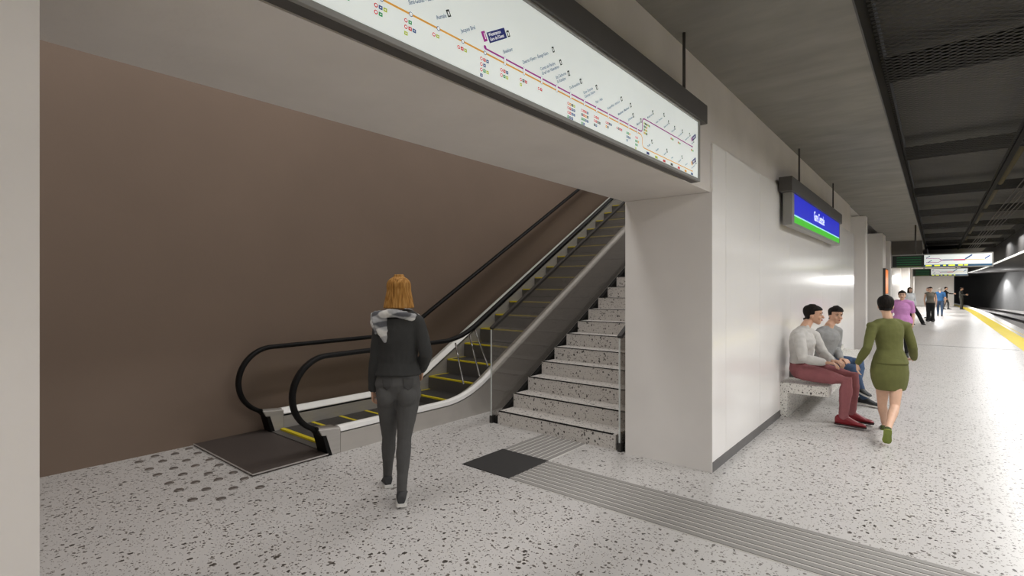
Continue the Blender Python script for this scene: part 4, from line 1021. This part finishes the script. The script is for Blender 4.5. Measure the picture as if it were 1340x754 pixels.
# ---- generic standing people
def stander(label, px, Z, head_y, face_ang, S, stride=.0, arms='down', lean=0, **kw):
    """face_ang: 0 = towards us, 180 = away, +90 = facing screen right"""
    g = at(px, 377, Z); g.z = 0
    toc = flat(-g); a = math.radians(face_ang); right = V3((-toc.y, toc.x, 0))*-1
    right = toc.cross(UPV)*-1   # screen right
    f = (toc*math.cos(a)+right*math.sin(a)).normalized(); r = f.cross(UPV)
    P = lambda s, fw, z: g+r*s*S+f*fw*S+UPV*z*S+right*lean*z
    sw = .18 if kw.get('sex', 'f') == 'f' else .2
    J = dict(hu=UPV, hf=f-UPV*kw.pop('look', 0), chin=P(0, .02, 1.475), neck=P(0, -.02, 1.42), pel=P(0, 0, .88), shL=P(-sw, -.02, 1.375), shR=P(sw, -.02, 1.375),
             hipL=P(-.085, 0, .86), hipR=P(.085, 0, .86), knL=P(-.09, .03+stride*.4, .47), knR=P(.09, .03-stride*.2, .47), anL=P(-.09, stride*.5, .085), anR=P(.09, -stride*.5, .085),
             ftL=f, ftR=f, hnL=r, hnR=-r, htL=f, htR=f, hdL=-UPV+f*.1, hdR=-UPV+f*.1,
             elL=P(-sw-.05, -.04, 1.09), elR=P(sw+.05, -.04, 1.09), wrL=P(-sw-.04, .04, .85), wrR=P(sw+.04, .04, .85))
    if arms == 'front': J.update(elL=P(-sw-.03, .0, 1.1), elR=P(sw+.03, 0, 1.1), wrL=P(-.08, .27, 1.13), wrR=P(.08, .27, 1.13), hdL=f+r*.2, hdR=f-r*.2, htL=UPV, htR=UPV)
    if arms == 'point': J.update(elL=P(-sw-.08, .2, 1.2), wrL=P(-sw+.0, .45, 1.17), hdL=f, htL=UPV, hnL=r)
    if kw.get('J'): J.update(kw.pop('J')(P, f, r, right))
    kw.setdefault('shoes', dict(mat='shoe_black', solemat='sole_dark', L=.26, w=.046))
    return person(label, g, J, S, fine=kw.pop('fine', False), voxel=kw.pop('voxel', .010), **kw)
stander('woman in pink top with short dark hair walking towards us behind the olive jacket', 1180.5, 12.4, 381, 0, .93, stride=.25, look=.45, voxel=.007, fine=True, sex='f', skin='skin_pale', hair=('up', 'hair_black'),
        top=dict(mat='pink', inf=.028, t0=.06, sleeve=.5, flare=.10, sl=.010, wr=.005, name='top'), bottom=dict(mat='black_cloth'))
def jw(P, f, r, right):
    return dict(anR=P(.09, 0, .085)+right*.16, anL=P(-.09, .05, .085)+right*.36, knL=P(-.08, .0, .47)+right*.24, knR=P(.08, 0, .47)+right*.12, pel=P(0, 0, .88)-right*.0)
stander('woman in white shirt and black trousers striding sideways behind the pink top', 1190.5, 23.3, 376, 25, .985, arms='down', sex='f', skin='skin_pale', hair=('medium', 'hair_brown'), J=jw,
        top=dict(mat='white_shirt', inf=.018, t0=.15, wr=0), bottom=dict(mat='black_cloth', straight=True, inf=.02, wr=0))
stander('woman in grey vest and flared black trousers standing in the middle of the platform', 1217.5, 25.2, 375, 5, 1.0, arms='down', sex='f', skin='skin_pale', hair=('up', 'hair_brown'),
        top=dict(mat='vest_grey', inf=.016, t0=.12, sleeve=0, wr=0, name='vest'), bottom=dict(mat='black_cloth', straight=True, flare=.03, inf=.012, wr=0, len=1.15))
stander('person in light blue shirt mostly hidden behind the grey vest', 1215.5, 28.0, 375, -60, .99, sex='f', hair=('up', 'hair_brown'), top=dict(mat='light_blue', inf=.014, wr=0), bottom=dict(mat='black_cloth', wr=0))
stander('person with grey hair, blue shirt and jeans walking away down the platform', 1230, 30.2, 377, 180, .985, stride=.35, sex='m', hair=('short', 'hair_grey'),
        top=dict(mat='blue_cloth', inf=.02, t0=.08, sleeve=.5, wr=0), bottom=dict(mat='jeans_blue', inf=.012, wr=0), face=False)
stander('man in black jacket near the end wall holding one arm out to the right', 1237.5, 39.8, 375, 90, 1.02, stride=.3, arms='point', sex='m', hair=('short', 'hair_brown'),
        top=dict(mat='black_cloth', inf=.02, wr=0, name='jacket'), bottom=dict(mat='jeans_grey', inf=.014, wr=0))
stander('man in dark grey suit standing by the yellow line holding something with both hands', 1258, 39.4, 376, 80, 1.0, arms='front', sex='m', look=.3, hair=('short', 'hair_brown'),
        top=dict(mat='suit_grey', inf=.02, t0=.06, wr=0, name='jacket'), bottom=dict(mat='suit_grey', inf=.016, straight=True, wr=0))
# ================================================================ lights
def area(loc, sx, sy, power, rot=(0, 0, 0), spread=166, col=(1, .99, .975), name='lamp'):
    l = bpy.data.lights.new(name, 'AREA'); l.shape = 'RECTANGLE'; l.size = sx; l.size_y = sy; l.energy = power; l.color = col; l.spread = math.radians(spread)
    o = bpy.data.objects.new(name, l); COL.objects.link(o); o.location = loc; o.rotation_euler = rot
    return o
for y, pw in ((-4.5, 160), (-1.5, 38), (1, 28), (3.5, 80), (6, 85), (9, 88), (12, 88), (15.5, 88), (19, 85), (23, 85), (27.5, 85), (32, 85)): area((1.95, y, 3.70), .8, 1.5, pw, rot=(0, math.radians(0), 0), name='platform_fill')  # added area lights without fixtures, power set per stretch of platform
for y in (37, 43, 49, 55): area((0, y, 2.95), .5, 2.0, 150, name='platform_fill')  # added fill lights brightening the far platform and end wall
area((-3.6, 8.5, 7.1), .8, 5, 95, name='stair_fill')  # added fill light to lift the stairs and escalator cladding
area((-3.6, 1.5, 7.1), 1.0, 6, 112, name='niche_fill')  # added fill light for even ambient in the niche
for y in (-2, 10, 22, 34, 46, 58, 68, 76): area((6.6, y, 3.58), .4, 3, 90, name='track_fill')  # added fill lights over the tracks, no fixtures there
for p in ((7.0, 80), (6.0, 87), (5.0, 92)): area((p[0]-1.2, p[1]-3, 3.5), .5, 4, 320, rot=(math.radians(-35), math.radians(-20), 0), name='tunnel_fill')  # added wash lights to brighten the far tunnel wall
for p in ((7.0, 83.5), (5.4, 89.5)):
    l = bpy.data.lights.new('wall_lamp', 'SPOT'); l.energy = 700; l.spot_size = math.radians(70); l.spot_blend = .8; l.shadow_soft_size = .1
    o = bpy.data.objects.new('wall_lamp', l); COL.objects.link(o); o.location = (p[0], p[1], 3.5); o.rotation_euler = (math.radians(-12), math.radians(-30), 0)
w = bpy.data.worlds.new('world'); SC.world = w; w.use_nodes = True
w.node_tree.nodes['Background'].inputs[0].default_value = (.5, .5, .5, 1); w.node_tree.nodes['Background'].inputs[1].default_value = .05
SC.view_settings.view_transform = 'Standard'; SC.view_settings.look = 'None'; SC.view_settings.gamma = 1; SC.view_settings.use_curve_mapping = False
SC.view_settings.exposure = 0.25
